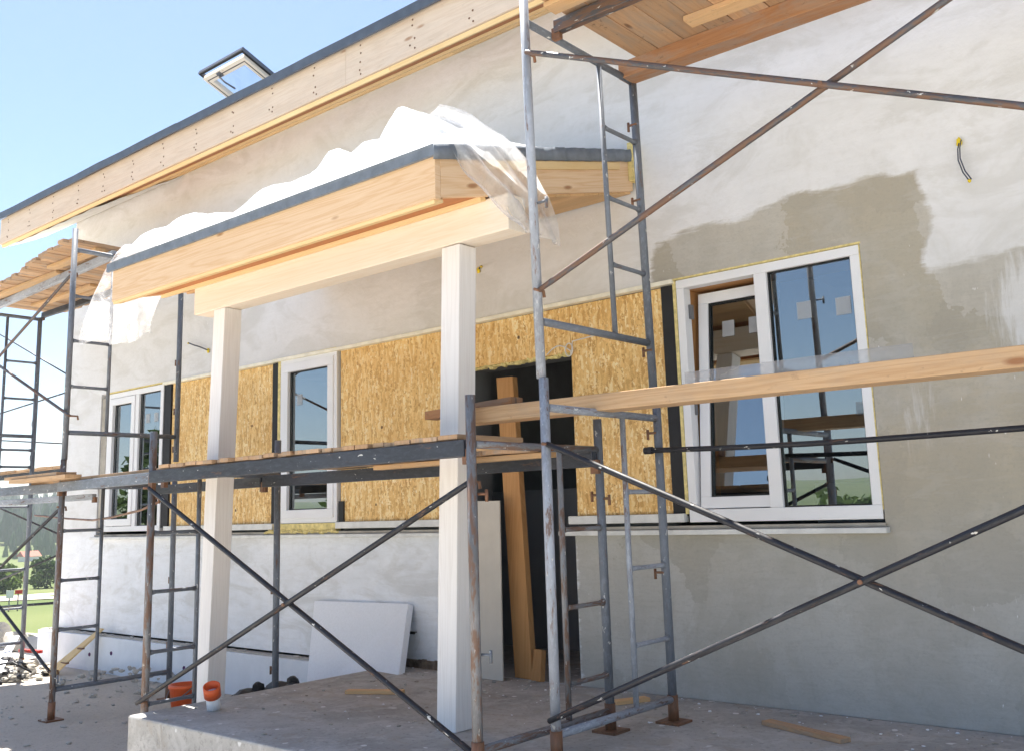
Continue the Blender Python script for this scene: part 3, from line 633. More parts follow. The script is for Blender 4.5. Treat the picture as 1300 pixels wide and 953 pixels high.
m.grid(P); m.build('soffit_membrane', M['trim'], roof)
# roof window, its sash swung open
rw = MB(); ring(rw, 0, .98, 0, 1.25, 0, .07, .06)
def onroof(mb, x0, y0): mb.v = [(x0+x, y0+z*.894-y*.447*-1*0, rz(y0)+z*.447+y) for x, y, z in mb.v]; return mb
rwo = onroof(rw, -8.85, 5.30).build('roof_window', M['alu'], house)
aa = V((0, .93, -.37)).normalized(); nn = V((0, .37, .93)).normalized(); o0 = V((-8.74, 5.30, 4.66))
def sashmap(mb): mb.v = [tuple(o0 + V((x,0,0)) + aa*z + nn*y) for x, y, z in mb.v]; return mb
m = MB(); ring(m, .03, .77, .06, 1.12, -.02, .03, .085); sashmap(m).build('sash', M['primed'], rwo, .004)
m = MB(); ring(m, .0, .80, .0, 1.16, .02, .06, .03); sashmap(m).build('sash_cover', M['alu'], rwo, .003)
m = MB(); ring(m, .065, .735, .10, 1.08, -.024, -.019, .008); ring(m, .008, .792, .012, 1.14, .012, .019, .02); sashmap(m).build('gasket', M['gasket'], rwo)
m = MB(); m.face([(.1,.01,.1),(.7,.01,.1),(.7,.01,1.05),(.1,.01,1.05)], [(0,0),(1,0),(1,1),(0,1)]); sashmap(m).build('glass_pane', M['clearglass'], rwo)
m = MB(); m.path([(.30,-.02,.10),(.30,-.06,.11),(.305,-.07,.18),(.33,-.07,.30)], .010, 8); m.box(.27,.33,-.035,-.02,.07,.13); sashmap(m).build('handle', M['alu'], rwo)

# ================================================================== PORCH CANOPY
can = empty('porch_canopy', (-5.0, 3.87, GZ), 'timber porch canopy on two white square posts over the door', 'canopy')
CX0, CX1, CY = -6.60, -3.33, 3.37; CS = (2.33-1.85)/(5.25-3.37)
def cz(y): return 1.85+CS*(y-CY)
def ssheet(m, x0, x1, y0, y1, zt, th, rnd=None):
    yc = (y0+y1)/2; n = V((0,-CS,1)).normalized(); m.obox(V(((x0+x1)/2, yc, cz(yc)+zt))-n*th/2, V(((x1-x0)/2,0,0)), V((0,(y1-y0)/2,CS*(y1-y0)/2)), n*th/2, rnd)
m = MB(); ssheet(m, CX0-.03, CX1+.02, CY-.03, 5.24, .0, .016); m.build('roof_sheet', M['edgegrey'], can)
m = MB(); m.beam((CX0-.045, CY-.018, 1.815), (CX1+.03, CY-.018, 1.815), .018, .062)
m.build('front_drip_edge', M['edgegrey'], can)
m = MB()
n_ = 46
P = []
for k in range(n_+1):
    y = CY-.03+(5.21-CY+.03)*k/n_; wv = .0 if y < 4.2 else .006*math.sin(k*2.4)+.004*math.sin(k*5.1)
    P.append([V((CX1+.032+wv, y, cz(y)+.0)), V((CX1+.036+wv*1.4, y, cz(y)-.045)), V((CX1+.032+wv, y, cz(y)-.082))])
m.grid(P); m.build('side_drip_edge', M['edgegrey'], can, solid=.006)
m = MB(); m.box(CX0, CX1+.01, CY, CY+.04, 1.565, 1.80); m.build('fascia', M['canopyfascia'], can, .003)
m = MB()
def sidebeam(m, x0, x1, ya, yb, zt, zb, rnd=None):
    i = len(m.v); pts = []
    for x in (x0, x1):
        for (y, z) in ((ya, cz(ya)+zb), (yb, cz(yb)+zb), (yb, cz(yb)+zt), (ya, cz(ya)+zt)): pts.append((x, y, z))
    m.v += pts; L = yb-ya; rnd = random.random() if rnd is None else rnd
    for q_ in ((0,3,2,1),(4,5,6,7),(0,1,5,4),(3,7,6,2),(0,4,7,3),(1,2,6,5)):
        m.f.append(tuple(i+k for k in q_)); m.uv.append([(pts[k][1], pts[k][2]-CS*pts[k][1]+pts[k][0]) for k in q_]); m.rn.append(rnd); m.sm.append(False)
sidebeam(m, CX1-.03, CX1+.01, CY+.042, 5.22, -.06, -.28); m.build('side_fascia', M['canopyfascia'], can, .003)
m = MB(); sidebeam(m, CX1+.0105, CX1+.028, CY+.38, 5.05, -.085, -.135); m.build('side_batten', M['slat'], can, .002)
m = MB(); sidebeam(m, CX0, CX0+.04, CY+.042, 5.22, -.05, -.28); m.build('side_fascia', M['canopyfascia'], can, .003)
for k in range(6): x = CX0+.35+k*.52; m = MB(); sidebeam(m, x-.025, x+.025, CY+.05, 5.22, -.04, -.24); m.build('rafter', M['redwood'], can)
m = MB(); ssheet(m, CX0+.02, CX1-.02, CY+.05, 5.22, -.02, .018); m.build('roof_boarding', M['redwood'], can)
m = MB(); ssheet(m, CX0+.02, CX1-.032, CY+.045, 3.95, -.262, .012); m.build('soffit_underlay', M['redwood'], can)
for (ya, yb, th_) in ((3.375,3.44,.020),(3.745,3.79,.026)):
    m = MB(); ssheet(m, CX0+.005, CX1-.005-(.02 if ya > 3.5 else 0), ya, yb, -.2875 if ya < 3.5 else -.275, th_); m.build('soffit_board', M['slat'], can, .002)
m = MB(); yy = 3.95
while yy < 5.2: y2 = min(5.22, yy+.15); ssheet(m, CX0+.02, CX1-.012, yy, y2-.004, -.276, .018); yy = y2
m.build('soffit_panel', M['fresh'], can)
m = MB(); m.beam((-6.22, 3.875, 1.565), (-3.205, 3.875, 1.570), .15, .20); m.build('beam', M['primed'], can, .005)
def post(x, xt, zb):
    m = MB(); m.obox(((x+xt)/2, 3.872, (zb+1.464)/2), V(((xt-x)/2, 0, (1.464-zb)/2)), V((.069,0,0)), V((0,.069,0))); m.build('post', M['post'], can, .005)
post(-3.735, -3.635, -1.118); post(-6.03, -5.90, GZ-.01)
m = MB(); m.box(CX1+.012, CX1+.05, 5.17, 5.245, 2.10, 2.36); m.build('foam_corner', M['foamY'], can)

# ---- plastic film over the canopy
prof = [(-6.7,.12),(-6.32,.18),(-5.86,.19),(-5.6,.13),(-5.34,.07),(-5.18,.12),(-4.91,.16),(-4.7,.15),(-4.51,.13),(-4.42,.155),(-4.37,.245),(-4.33,.25),(-4.15,.17),(-4.01,.205),(-3.88,.19),(-3.84,.30),(-3.78,.36),(-3.63,.275),(-3.5,.20),(-3.38,.12),(-3.34,.06)]
m = MB(); P = []; NXs = 150
for i in range(NXs+1):
    x = -6.62+(-3.36+6.62)*i/NXs; h = float(np.interp(x, [p[0] for p in prof], [p[1] for p in prof])); row = []
    for j in range(27):
        t = j/26; y = CY+.005+t*.95
        env = (t/.17)**.8 if t < .17 else (1-(t-.17)/.83)**1.5
        kk = .25+min(1, abs(t-.17)*5); wob = kk*(.010*math.sin(x*9+t*16)+.022*(abs(math.sin(x*6.3+t*17+1))-.5)+.014*(abs(math.sin(x*15-t*29))-.5)+.008*(abs(math.sin(x*37+t*41))-.5))
        z = cz(y)+.018+h*env+wob*env; yo = .03*math.sin(x*13+t*4)*env
        row.append(V((x, y+yo*.8, z)))
    P.append(row)
m.grid(P, smooth=True)
# left fall
P = []
for i in range(22):
    s_ = i/21; row = []
    for j in range(27):
        t = j/26; fold = .035*math.sin(t*21+s_*2)+.02*math.sin(t*47+1); y = CY-.0+t*.60
        x = -6.62-.42*math.sin(s_*1.45)+fold*s_*.8; h0 = .12*(math.sin(min(1,t/.17)*1.57)*(1 if t < .17 else math.cos((t-.17)/.83*1.57)))*(1-s_)
        z = cz(y)*(1)+.02+h0-.58*(s_**1.55)+(.03*math.sin(t*9)+.012*abs(math.sin(s_*11+t*23)))*s_; row.append(V((x, y+.04*math.sin(t*13+s_*5)*s_, z)))
    P.append(row)
fall = MB(); fall.grid(P)
tarp = m.build('plastic_sheet', M['film']); tag(tarp, 'crumpled white polythene sheet lying along the top of the porch canopy', 'plastic sheet')
fall.build('hanging_end', M['filmmid'], tarp)
# thin corner fall over the right side of the canopy
m = MB(); P = []
pa = [(-3.42,3.50,2.14),(-3.30,3.62,2.08),(-3.24,3.80,2.0),(-3.20,3.98,1.86),(-3.17,4.10,1.70),(-3.15,4.16,1.55),(-3.14,4.18,1.44)]
pb = [(-3.45,3.42,1.93),(-3.30,3.45,1.88),(-3.265,3.50,1.78),(-3.25,3.56,1.70),(-3.22,3.66,1.62),(-3.19,3.78,1.52),(-3.17,3.86,1.47)]
for k in range(31):
    t = k/30*6; i = min(5, int(t)); f = t-i; A = V(pa[i]).lerp(V(pa[i+1]), f); B = V(pb[i]).lerp(V(pb[i+1]), f); row = []
    for j in range(19):
        u = j/18; p = A.lerp(B, u); p += V((.022*math.sin(u*17+t*.6)+.012*math.sin(u*39), 0, .01*math.sin(t*3+u*4))); row.append(p)
    P.append(row)
m.grid(P); ff = m.build('corner_fall', M['filmthin'], tarp)

# ================================================================== SCAFFOLD
TR = .0225
def pin(parent, p, d=(1,0,0), mat='rust'):
    p, d = V(p), V(d); m = MB(); m.path([p, p+d*.055], .007, 6); m.path([p+d*.055+V((0,0,.02)), p+d*.055-V((0,0,.035))], .008, 6); m.build('lock_pin', M[mat], parent)
def frame(label, X, ya, yb, ztop, bars, rungs, railside, xt=0, zbot=GZ, mat='steel', legtop=None, group='ladder frames of the scaffold', base=True, railz=None, xoff=(0,0), legmats=None):
    """ladder frame: outer leg at ya, inner at yb, ladder rail beside one of them"""
    e = empty('scaffold_frame', (X, (ya+yb)/2, zbot), label, 'scaffold frame', group); legtop = legtop or (ztop, ztop)
    def xx(z, k=0): return X + xoff[k] + xt*(z-zbot)/4.0
    for k, y in enumerate((ya, yb)):
        m = MB(); m.tube((xx(zbot+.02,k), y, zbot+.02), (xx(legtop[k],k), y, legtop[k]), TR+.001, 16); m.build('leg', M[(legmats or (mat, mat))[k]], e)
        if base: m = MB(); m.box(xx(zbot,k)-.07, xx(zbot,k)+.07, y-.07, y+.07, zbot-.005, zbot+.012); m.tube((xx(zbot),y,zbot+.01),(xx(zbot),y,zbot+.14), TR+.006); m.build('base_plate', M['rust'], e)
    yr = ya+.345 if railside == 'outer' else yb-.345; y0 = ya if railside == 'outer' else yb
    rz0, rz1 = railz
    m = MB(); m.tube((xx(rz0), yr, rz0), (xx(rz1), yr, rz1), .015, 12); m.build('ladder_rail', M[mat], e)
    for z in bars: m = MB(); m.tube((xx(z), ya+TR, z), (xx(z), yb-TR, z), .0195, 12); m.build('crossbar', M[mat], e)
    for z in rungs:
        m = MB(); s_ = 1 if yr > y0 else -1; a, b = V((xx(z), y0+s_*TR, z)), V((xx(z), yr-s_*.012, z))
        m.path([a, a+V((0,s_*.03,0)), b-V((0,s_*.03,0)), b], [.019,.0125,.0125,.017], 10); m.build('rung', M[mat], e)
    return e
# tall frame in the middle: lower and upper frame slotted together
fA = frame('lower ladder frame of the tall grey scaffold tower standing right of the dark doorway', -2.862, 3.62, 4.62, .48, [.48, -1.0], [.08,-.31,-.69], 'inner', zbot=-1.12, legtop=(.62,.60), railz=(-1.0,.48), mat='steelL', legmats=('steelL','steel'))
fB = frame('upper ladder frame of the tall grey scaffold tower carrying the brown deck at top', -2.875, 3.62, 4.62, 2.6, [.90, 2.47], [1.30,1.68,2.09], 'inner', zbot=.60, base=False, legtop=(3.1,2.52), railz=(.90,2.47), mat='steel', xt=-.06, legmats=('steelL','steel'))
for z in (.40, -.35, .86): pin(fA if z < .6 else fB, (-2.86, 4.60, z), (-1,0,0))
pin(fB, (-2.88, 4.60, 1.62+.12), (-1,0,0)); pin(fB, (-2.88,4.60,2.20), (-1,0,0)); pin(fB, (-2.86, 3.62, 1.49), (1,0,0), 'steel'); pin(fA, (-2.86,3.65,-.35), (-1,.2,0), 'steel')
fC = frame('low ladder frame of mottled rusty steel against the right porch post', -3.02, 3.27, 4.27, .31, [.305, -1.02], [-.10,-.48,-.84], 'inner', zbot=-1.12, legtop=(.53,.47), railz=(-1.02,.305), mat='steelR', legmats=('steelR','steel'))
fC['label'] = 'low ladder frame with mottled rusty front leg, standing just left of the tall tower'
pin(fC, (-3.02, 3.29, .08), (1,.3,0)); pin(fC, (-3.02,4.27,.07), (-1,0,0)); pin(fC, (-3.02,4.27,.05), (1,0,0)); pin(fC, (-3.02,3.29,-.62), (1,.3,0), 'steel')
fD = frame('low ladder frame of grey steel standing left of the left porch post', -5.89, 3.33, 4.33, .31, [.305,-1.25], [-.07,-.44,-.81,-1.12], 'outer', legtop=(.58,.56), railz=(-1.25,.305), mat='steel', legmats=('steelR','steel'), xoff=(0,-.03))
pin(fD, (-5.92,4.33,-.50), (-1,0,0)); pin(fD, (-5.92,4.33,-1.05), (-1,0,0)); pin(fD, (-5.89,3.35,.15), (1,0,0))
fE = frame('lower ladder frame of the left tower, on the ground near the house corner', -7.93, 3.70, 4.70, .30, [.30,-1.27], [-.05,-.44,-.82], 'outer', legtop=(.52,.50), railz=(-1.27,.30), mat='steel', legmats=('steelR','steel'))
fF = frame('upper ladder frame of the left tower, holding the high deck near the house corner', -7.92, 3.70, 4.70, 2.28, [.74,2.28], [1.12,1.50,1.88], 'outer', zbot=.50, base=False, legtop=(2.46,2.30), railz=(.74,2.28), mat='steel')
for z in (1.42,.98,.64,-.50,-1.05): pin(fF if z > .5 else fE, (-7.92,4.70,z), (-1,0,0))
pin(fE, (-7.93,3.7,-1.18), (1,.2,0), 'steel')
fG = frame('blue grey ladder frame beyond the house corner, leftmost in the picture', -10.80, 3.70, 4.70, 2.24, [.95,2.24,-1.2], [1.35,1.75,.62,.2,-.45,-.85,.80], 'inner', legtop=(2.5,2.26), railz=(-1.2,2.24), mat='steel')
for z in (1.10,.73,-.55,): pin(fG, (-10.8,4.70,z), (-1,0,0))
pin(fG, (-10.8,4.35,2.45), (0,0,.8), 'steel')

def cross(label, y, x0, z0, x1, z1, x2, z2, x3, z3, mat='brace', r=.0135, dy=.03, group='diagonal braces of the scaffold'):
    e = empty('cross_brace', ((x0+x1)/2, y, min(z0,z1,z2,z3)), label, 'brace', group)
    for k, (a, b, c, d) in enumerate(((x0,z0,x1,z1),(x2,z2,x3,z3))):
        yy = y - (dy if k else 0); m = MB(); A, B = V((a,yy,b)), V((c,yy,d)); D = (B-A).normalized()
        m.path([A, A+D*.05, A+D*.08, B-D*.08, B-D*.05, B], [r*.9, r*.9, r, r, r*.9, r*.9], 10); m.build('brace_tube', M[mat], e)
    for (a, b) in ((x0,z0),(x1,z1),(x2,z2),(x3,z3)):
        m = MB(); m.path([V((a,y-.035,b)), V((a,y+.035,b)), V((a,y+.04,b-.03))], .008, 8); m.build('end_pin', M['rust'], e)
    # rivet at the crossing
    den = (x1-x0)*(z3-z2)-(z1-z0)*(x3-x2); t = ((x2-x0)*(z3-z2)-(z2-z0)*(x3-x2))/den if abs(den) > 1e-6 else .5
    px, pz = x0+t*(x1-x0), z0+t*(z1-z0); m = MB(); m.tube((px,y-dy-.022,pz),(px,y+.018,pz), .009, 8); m.build('rivet', M['rust'], e)
    return e
# right bay, outer plane (bay 2.9 m to the next frame beyond the picture)
cross('rusty crossed braces high in front of the primed wall, right of the tall tower', 3.60, -2.855,1.045, .05,2.17, -2.86,2.27, .05,1.00, 'bracerust', .0145)
cross('black crossed braces low in front of the bare grey wall on the right', 3.60, -2.84,.305, .05,-.88, -2.86,-.93, .05,.335, 'brace', .0145)
cross('black crossed braces under the low deck, between the two porch posts', 3.295, -5.87,.215, -3.03,-1.06, -5.87,-1.10, -3.03,.135, 'brace', .0145)
cross('rusty crossed braces under the high left deck beyond the house corner', 3.70, -7.93,2.08, -10.8,.96, -7.80,.865, -10.8,2.08, 'bracerust', .013)
cross('black crossed braces near the ground left of the left tower', 3.70, -7.93,.14, -10.8,-1.15, -7.93,-1.13, -10.8,.20, 'brace', .0135)
def thin(label, p0, p1, r, mat='brace'):
    m = MB(); m.tube(p0, p1, r, 8); tag(m.build('thin_brace', M[mat]), label, 'brace', 'thin rods behind the house corner')
thin('thin dark rod sloping down to the house corner, under the high left deck', (-15.6,6.0,3.02), (-12.6,6.0,1.87), .011)
thin('thin dark rod rising to the house corner at half height against the sky', (-15.6,6.0,1.60), (-12.6,6.0,1.75), .011)
thin('thin blue level rod against the sky left of the house corner', (-15.6,6.0,1.30), (-12.6,6.0,1.03), .010, 'ledger')
thin('thin dark rod sloping down before the far forest', (-15.6,6.0,.43), (-12.6,6.0,-.18), .013)
thin('thin dark rod rising before the far bushes', (-15.6,6.0,-.94), (-12.6,6.0,-.33), .013)
thin('thicker dark level rod before the green field', (-15.6,6.0,-1.18), (-12.6,6.0,-.97), .017)
# single bars
m = MB(); P = [V((-2.90+k*.3, 4.585, .305-.012*math.sin(k*.55)-.004*k)) for k in range(11)]; m.path(P, .0145, 10); m.path([(-2.93,4.585,.305),(-2.88,4.585,.305)], .02, 10)
tag(m.build('ledger_tube', M['brace']), 'black horizontal tube crossing low in front of the right window', 'ledger', 'single tubes of the scaffold')
m = MB(); m.path([(-10.1,4.45,.10),(-9.3,4.40,.055),(-8.4,4.2,.03),(-7.6,3.95,.045),(-6.6,3.65,.085),(-5.95,3.42,.13)], .009, 8)
tag(m.build('rusty_rod', M['rust']), 'bent thin rusty rod hanging under the low deck before the left window', 'rod')

def ledgerbeam(label, p0, p1, w, h, mat, clamp=True):
    e = empty('ledger_beam', (V(p0)+V(p1))/2, label, 'scaffold beam', 'steel beams carrying the decks'); m = MB(); m.beam(p0, p1, w, h); m.build('bar', M[mat], e, .004)
    d = (V(p1)-V(p0)).normalized()
    for p in (V(p0), V(p1)):
        m = MB(); m.beam(p-d*.02-V((0,0,h*.5)), p+d*.03-V((0,0,h*.5)), w*.6, h*.9); m.build('hook', M['rust'], e)
    return e
def deck(label, x0, x1, y0a, y0b, y1, z, n, cleats=(), group='plank decks of the scaffold', th=.026, mat='deck', jitter=.05, skew=0, along='y'):
    e = empty('plank_deck', ((x0+x1)/2, (y0a+y1)/2, z), label, 'plank deck', group); m = MB(); w = (x1-x0)/n; x = x0
    for k in range(n):
        ww = w*random.uniform(.8,1.2) if k < n-1 else x1-x
        if x >= x1-.02: break
        ww = min(ww, x1-x); f = (x-x0)/(x1-x0); ya = y0a+(y0b-y0a)*f+random.uniform(-jitter,jitter); yb = y1+random.uniform(-jitter,jitter)*.6
        m.obox((x+ww/2, (ya+yb)/2, z+th/2+random.uniform(0,.006)), V((skew, (yb-ya)/2, 0)), V((ww/2-.003,0,0)), V((0,0,th/2))); x += ww
    m.build('boards', M[mat], e, .002)
    for (xa, xb, y, w_) in cleats: m = MB(); m.beam((xa,y,z-.015),(xb,y+random.uniform(-.02,.02),z-.015), w_, .028); m.build('cleat', M['deckpale'], e, .002)
    return e
# high right deck
ledgerbeam('rusty steel beam under the outer edge of the high right deck', (-2.86,3.83,2.50), (.1,3.83,2.50), .05, .07, 'bracerust')
deck('brown plank deck high at the top right, seen from below', -2.80, .1, 3.48, 3.48, 4.72, 2.55, 17, [(-2.80,-1.2,3.70,.10),(-2.35,-1.85,4.32,.10),(-1.6,-.6,4.33,.10)], mat='deck', jitter=.03)
m = MB(); m.beam((-2.92,4.56,2.505),(.1,4.57,2.495), .12, .10); tag(m.build('edge_timber', M['oldbeam'], bevel=.003), 'rust brown timber along the wall side of the high right deck', 'timber')
# low deck between the porch posts frames
ledgerbeam('navy steel beam of the low deck passing in front of both porch posts', (-5.86,3.31,.285), (-3.05,3.275,.29), .045, .078, 'ledger')
ledgerbeam('dark steel beam on the wall side of the low deck behind the posts', (-5.9,4.20,.26), (-3.0,4.20,.255), .04, .08, 'ledger')
deck('narrow low deck of short boards between the porch posts', -5.75, -3.10, 3.27, 3.27, 3.74, .33, 26, [(-4.9,-3.15,3.62,.09)], jitter=.03, th=.022)
deck('strip of low deck boards behind the porch posts, close to the wall', -5.2, -3.04, 4.02, 4.02, 4.30, .305, 14, [(-4.6,-3.2,4.12,.08)], jitter=.02, th=.022)
# low deck of the left bay
ledgerbeam('grey steel beam of the low left deck before the left window', (-7.93,3.68,.30), (-5.9,3.42,.29), .045, .075, 'steel')
ledgerbeam('dark steel beam on the wall side of the low left deck', (-7.93,4.5,.27), (-5.92,4.2,.26), .04, .075, 'ledger')
m = MB()
for k in range(3):
    m = MB(); m.beam((-8.6+k*.1, 3.84+k*.21, .352), (-5.70+k*.05, 3.56+k*.21, .342), .19, .028)
    tag(m.build('walkway_plank', M['deck'], bevel=.002), 'long weathered plank on the low left deck, '+('outermost of three','middle one of three','nearest the wall of three')[k], 'plank', 'planks of the low left deck')
ledgerbeam('violet blue steel beam reaching left from the left tower', (-10.8,3.75,.30), (-7.95,3.72,.30), .045, .075, 'steel')
ledgerbeam('second grey steel beam, just under the violet blue one left of the left tower', (-10.5,4.02,.22), (-7.95,3.98,.22), .04, .05, 'steelL')
m = MB(); m.beam((-8.75,3.66,.398),(-7.7,3.62,.396), .16, .026); tag(m.build('short_plank', M['deck'], bevel=.002), 'short weathered board lying across the left tower, topmost on the beams', 'board', 'short boards beside the left tower')
m = MB(); m.beam((-8.6,3.62,.368),(-7.5,3.58,.366), .13, .03); tag(m.build('short_plank', M['plank'], bevel=.002), 'short orange board under the weathered one beside the left tower', 'board', 'short boards beside the left tower')
deck('dark low deck at the far left edge beyond the house corner', -15.3, -12.0, 5.55, 5.55, 6.45, .69, 16, [(-15.2,-12.5,5.8,.08)], jitter=.02)
ledgerbeam('dark steel beam under the dark far left deck', (-15.4,5.62,.645), (-12.0,5.62,.645), .05, .07, 'ledger')
# high left deck
deck('high weathered plank deck beside the house corner at left', -10.95, -7.97, 4.06, 3.66, 4.98, 2.36, 30, [(-10.9,-9.0,4.08,.09),(-8.9,-8.0,3.95,.09),(-10.6,-9.3,4.55,.09),(-9.9,-8.0,4.70,.09),(-8.7,-8.0,4.42,.09)], jitter=.035, th=.03)
ledgerbeam('teal grey steel beam under the high left deck', (-10.85,4.20,2.30), (-7.92,4.05,2.30), .045, .07, 'steelL')
ledgerbeam('dark steel beam under the wall side of the high left deck', (-10.85,4.75,2.30), (-7.92,4.72,2.30), .04, .06, 'ledger')
# long plank
m = MB(); n = 24
m.beam((-3.86,4.10,.535),(.4,4.10,.510), .15, .085); tag(m.build('long_plank', M['plank'], bevel=.004), 'long thick orange plank crossing from behind the right post past the right window', 'plank')
m = MB(); m.beam((-4.21,4.2,.585),(-3.5,4.18,.605), .10, .05); tag(m.build('short_board', M['oldbeam'], bevel=.003), 'end of a reddish brown board sticking out left of the right post', 'board')
m = MB(); P = [[V((x, 4.185+.004*math.sin(x*9), z)) for z in (.555,.60,.645)] for x in [-2.42+.1*k for k in range(12)]]; m.grid(P); tag(m.build('clear_strip', M['strip'], solid=.004), 'translucent whitish strip standing on edge behind the long orange plank', 'plastic strip')

# ================================================================== THINGS BY THE WALL
def leaning(name, label, cat, bl, br, tr, tl, th, mat, group=None, bevel=.003):
    """a board given by its four front corners"""
    bl, br, tr, tl = map(V, (bl, br, tr, tl)); n = (br-bl).cross(tl-bl).normalized()*th; m = MB(); i = 0
    F_ = [bl, br, tr, tl]; B_ = [p-n for p in F_]; m.v = [tuple(p) for p in F_+B_]
    def uvof(p): d = p-bl; return (d.dot((tl-bl).normalized()), d.dot((br-bl).normalized())+.3*d.dot(n.normalized()))
    rn = random.random()
    for q_ in ((0,1,2,3),(7,6,5,4),(0,4,5,1),(1,5,6,2),(2,6,7,3),(3,7,4,0)):
        m.f.append(q_); m.uv.append([uvof(V(m.v[k])) for k in q_]); m.rn.append(rn); m.sm.append(False)
    return tag(m.build(name, M[mat], bevel=bevel), label, cat, group)
leaning('foam_board', 'white polystyrene board leaning against the wall left of the right post', 'insulation board', (-6.33,4.90,-1.44), (-5.30,4.93,-1.116), (-5.47,5.19,-.66), (-6.58,5.19,-.675), .055, 'foam')
bpy.data.objects['foam_board'].data.vertices[0].co.z += .0
leaning('plasterboard_sheet', 'cream board standing on end in the left side of the doorway', 'board', (-4.86,5.12,-1.118), (-4.47,5.10,-1.118), (-4.575,5.235,.075), (-4.87,5.235,.08), .012, 'cream')
leaning('leaning_timber', 'wide orange timber leaning in the doorway behind the cream board', 'timber', (-4.50,5.26,-1.118), (-4.33,5.24,-1.118), (-4.56,5.40,.97), (-4.735,5.42,.98), .05, 'timber')
leaning('leaning_timber', 'short stub of timber standing at the foot of the leaning orange timber', 'timber', (-4.33,5.225,-1.118), (-4.24,5.21,-1.118), (-4.26,5.26,-.92), (-4.335,5.27,-.92), .045, 'timber')
# the wooden stake leaning on the plinth
leaning('leaning_stake', 'yellow and brown wooden stake leaning on the white plinth at left', 'stake', (-10.40,4.74,GZ), (-10.22,4.76,GZ), (-9.93,5.125,-1.06), (-10.0,5.125,-1.06), .02, 'slat')
m = MB(); m.beam((-10.235,4.86,-1.385),(-10.12,4.865,-1.385), .03, .015); m.beam((-10.12,4.97,-1.25),(-10.03,4.975,-1.25), .03, .015); build_split(m, 'binding', M['rust'], bpy.data.objects['leaning_stake'])
# bucket
e = empty('bucket', (-7.02,4.30,GZ), 'orange plastic bucket on the ground left of the left post', 'bucket'); m = MB(); zc = 0
m.lathe((-7.02,4.30,GZ), [(.0,.005),(.09,.0),(.115,.24),(.125,.24),(.125,.265),(.11,.265),(.085,.02),(0,.02)], 28); m.build('pail', M['orange'], e)
m = MB(); P = [V((-7.02+.126*math.cos(a), 4.30-.02-.11*math.sin(a), GZ+.25-.09*math.sin(a))) for a in [math.pi*k/12 for k in range(13)]]; m.path(P, .004, 6); m.build('bail', M['alu'], e)
# pipe stub with orange socket
e = empty('pipe_stub', (-5.36,3.48,-1.12), 'white pipe end with orange socket standing on the porch slab by the left post', 'pipe'); d = V((.35,-.35,.9)).normalized(); p = V((-5.36,3.48,-1.12))
m = MB(); m.path([p-d*.01, p+d*.12], .04, 20); m.build('pipe', M['foam'], e)
m = MB(); m.lathe(p+d*.10, [(.041,0),(.05,.0),(.05,.07),(.043,.07),(.041,.02)], 20, tuple(d)); m.build('socket', M['orange'], e)
# black sacks
for i, (x, y, s_, lab) in enumerate(((-6.30,4.42,.17,'small black rubbish bag right of the left post, nearest the post'),(-6.02,4.52,.20,'larger black rubbish bag lying by the porch slab edge'))):
    m = MB(); m.blob((x,y,GZ+s_*.8), s_*1.2, s_*1.1, s_*.85, 12, 18, .28, i+3); m.blob((x+.05,y,GZ+s_*1.65), .04, .04, .05, 6, 8, .3, i); tag(m.build('rubbish_bag', M['blackplastic']), lab, 'bag', 'black bags by the porch')
# rubble heap and litter at left
def heap(label, cx_, cy_, n, spread, mat, name, smin, smax, cat, seed):
    rg = random.Random(seed); m = MB()
    for k in range(n):
        a = rg.random()*6.28; r = spread*rg.random()**.6; s_ = rg.uniform(smin, smax); hz = max(0, (1-r/spread))*.16
        m.blob((cx_+r*math.cos(a)*1.3, cy_+r*math.sin(a)*.7, GZ+hz+s_*.3), s_, s_*rg.uniform(.6,1), s_*rg.uniform(.3,.7), 5, 7, .3, seed+k)
    return tag(m.build(name, M[mat]), label, cat, kind='stuff')
heap('grey rubble and crumbs heaped by the plinth', -10.7, 4.55, 90, .55, 'stone', 'rubble', .02, .07, 'rubble', 10)
heap('crumpled white sacking and wrap among the rubble at far left', -10.75, 4.42, 34, .45, 'whitebag', 'wrapping_scraps', .03, .09, 'scraps', 400)
heap('black scraps lying among the rubble at far left', -10.6, 4.45, 34, .5, 'blackplastic', 'plastic_scraps', .02, .06, 'scraps', 700)
m = MB(); m.path([(-11.1,4.2,GZ+.09),(-10.8,4.3,GZ+.16),(-10.55,4.25,GZ+.14),(-10.3,4.4,GZ+.17),(-10.1,4.5,GZ+.08)], .01, 8); tag(m.build('hose', M['blackplastic']), 'black hose curling over the rubble heap', 'hose')
m = MB(); m.beam((-10.95,4.75,GZ+.20),(-10.55,4.78,GZ+.21), .05, .03); tag(m.build('red_handle', M['red'], bevel=.004), 'red plastic handle lying on the rubble heap', 'handle')
leaning('white_lath', 'white lath lying slantwise over the rubble heap at left', 'lath', (-10.30,4.20,GZ+.10), (-10.25,4.28,GZ+.10), (-11.18,4.83,GZ+.33), (-11.22,4.77,GZ+.33), .012, 'foam')
heap('plaster crumbs lying along the foot of the wall behind the left tower', -8.9, 4.9, 70, .8, 'palecon', 'rubble', .015, .05, 'rubble', 900)
def litter(label, x0, x1, y0, y1, z, n, mat, smin, smax, name, seed, wallward=1.0):
    rg = random.Random(seed); m = MB()
    for k in range(n):
        x = rg.uniform(x0, x1); y = y1-(y1-y0)*rg.random()**wallward; s_ = smin+(smax-smin)*rg.random()**3
        m.blob((x, y, z+s_*.25), s_, s_*rg.uniform(.5,1), s_*rg.uniform(.25,.5), 4, 6, .3, seed+k)
    return tag(m.build(name, M[mat]), label, 'debris', kind='stuff')
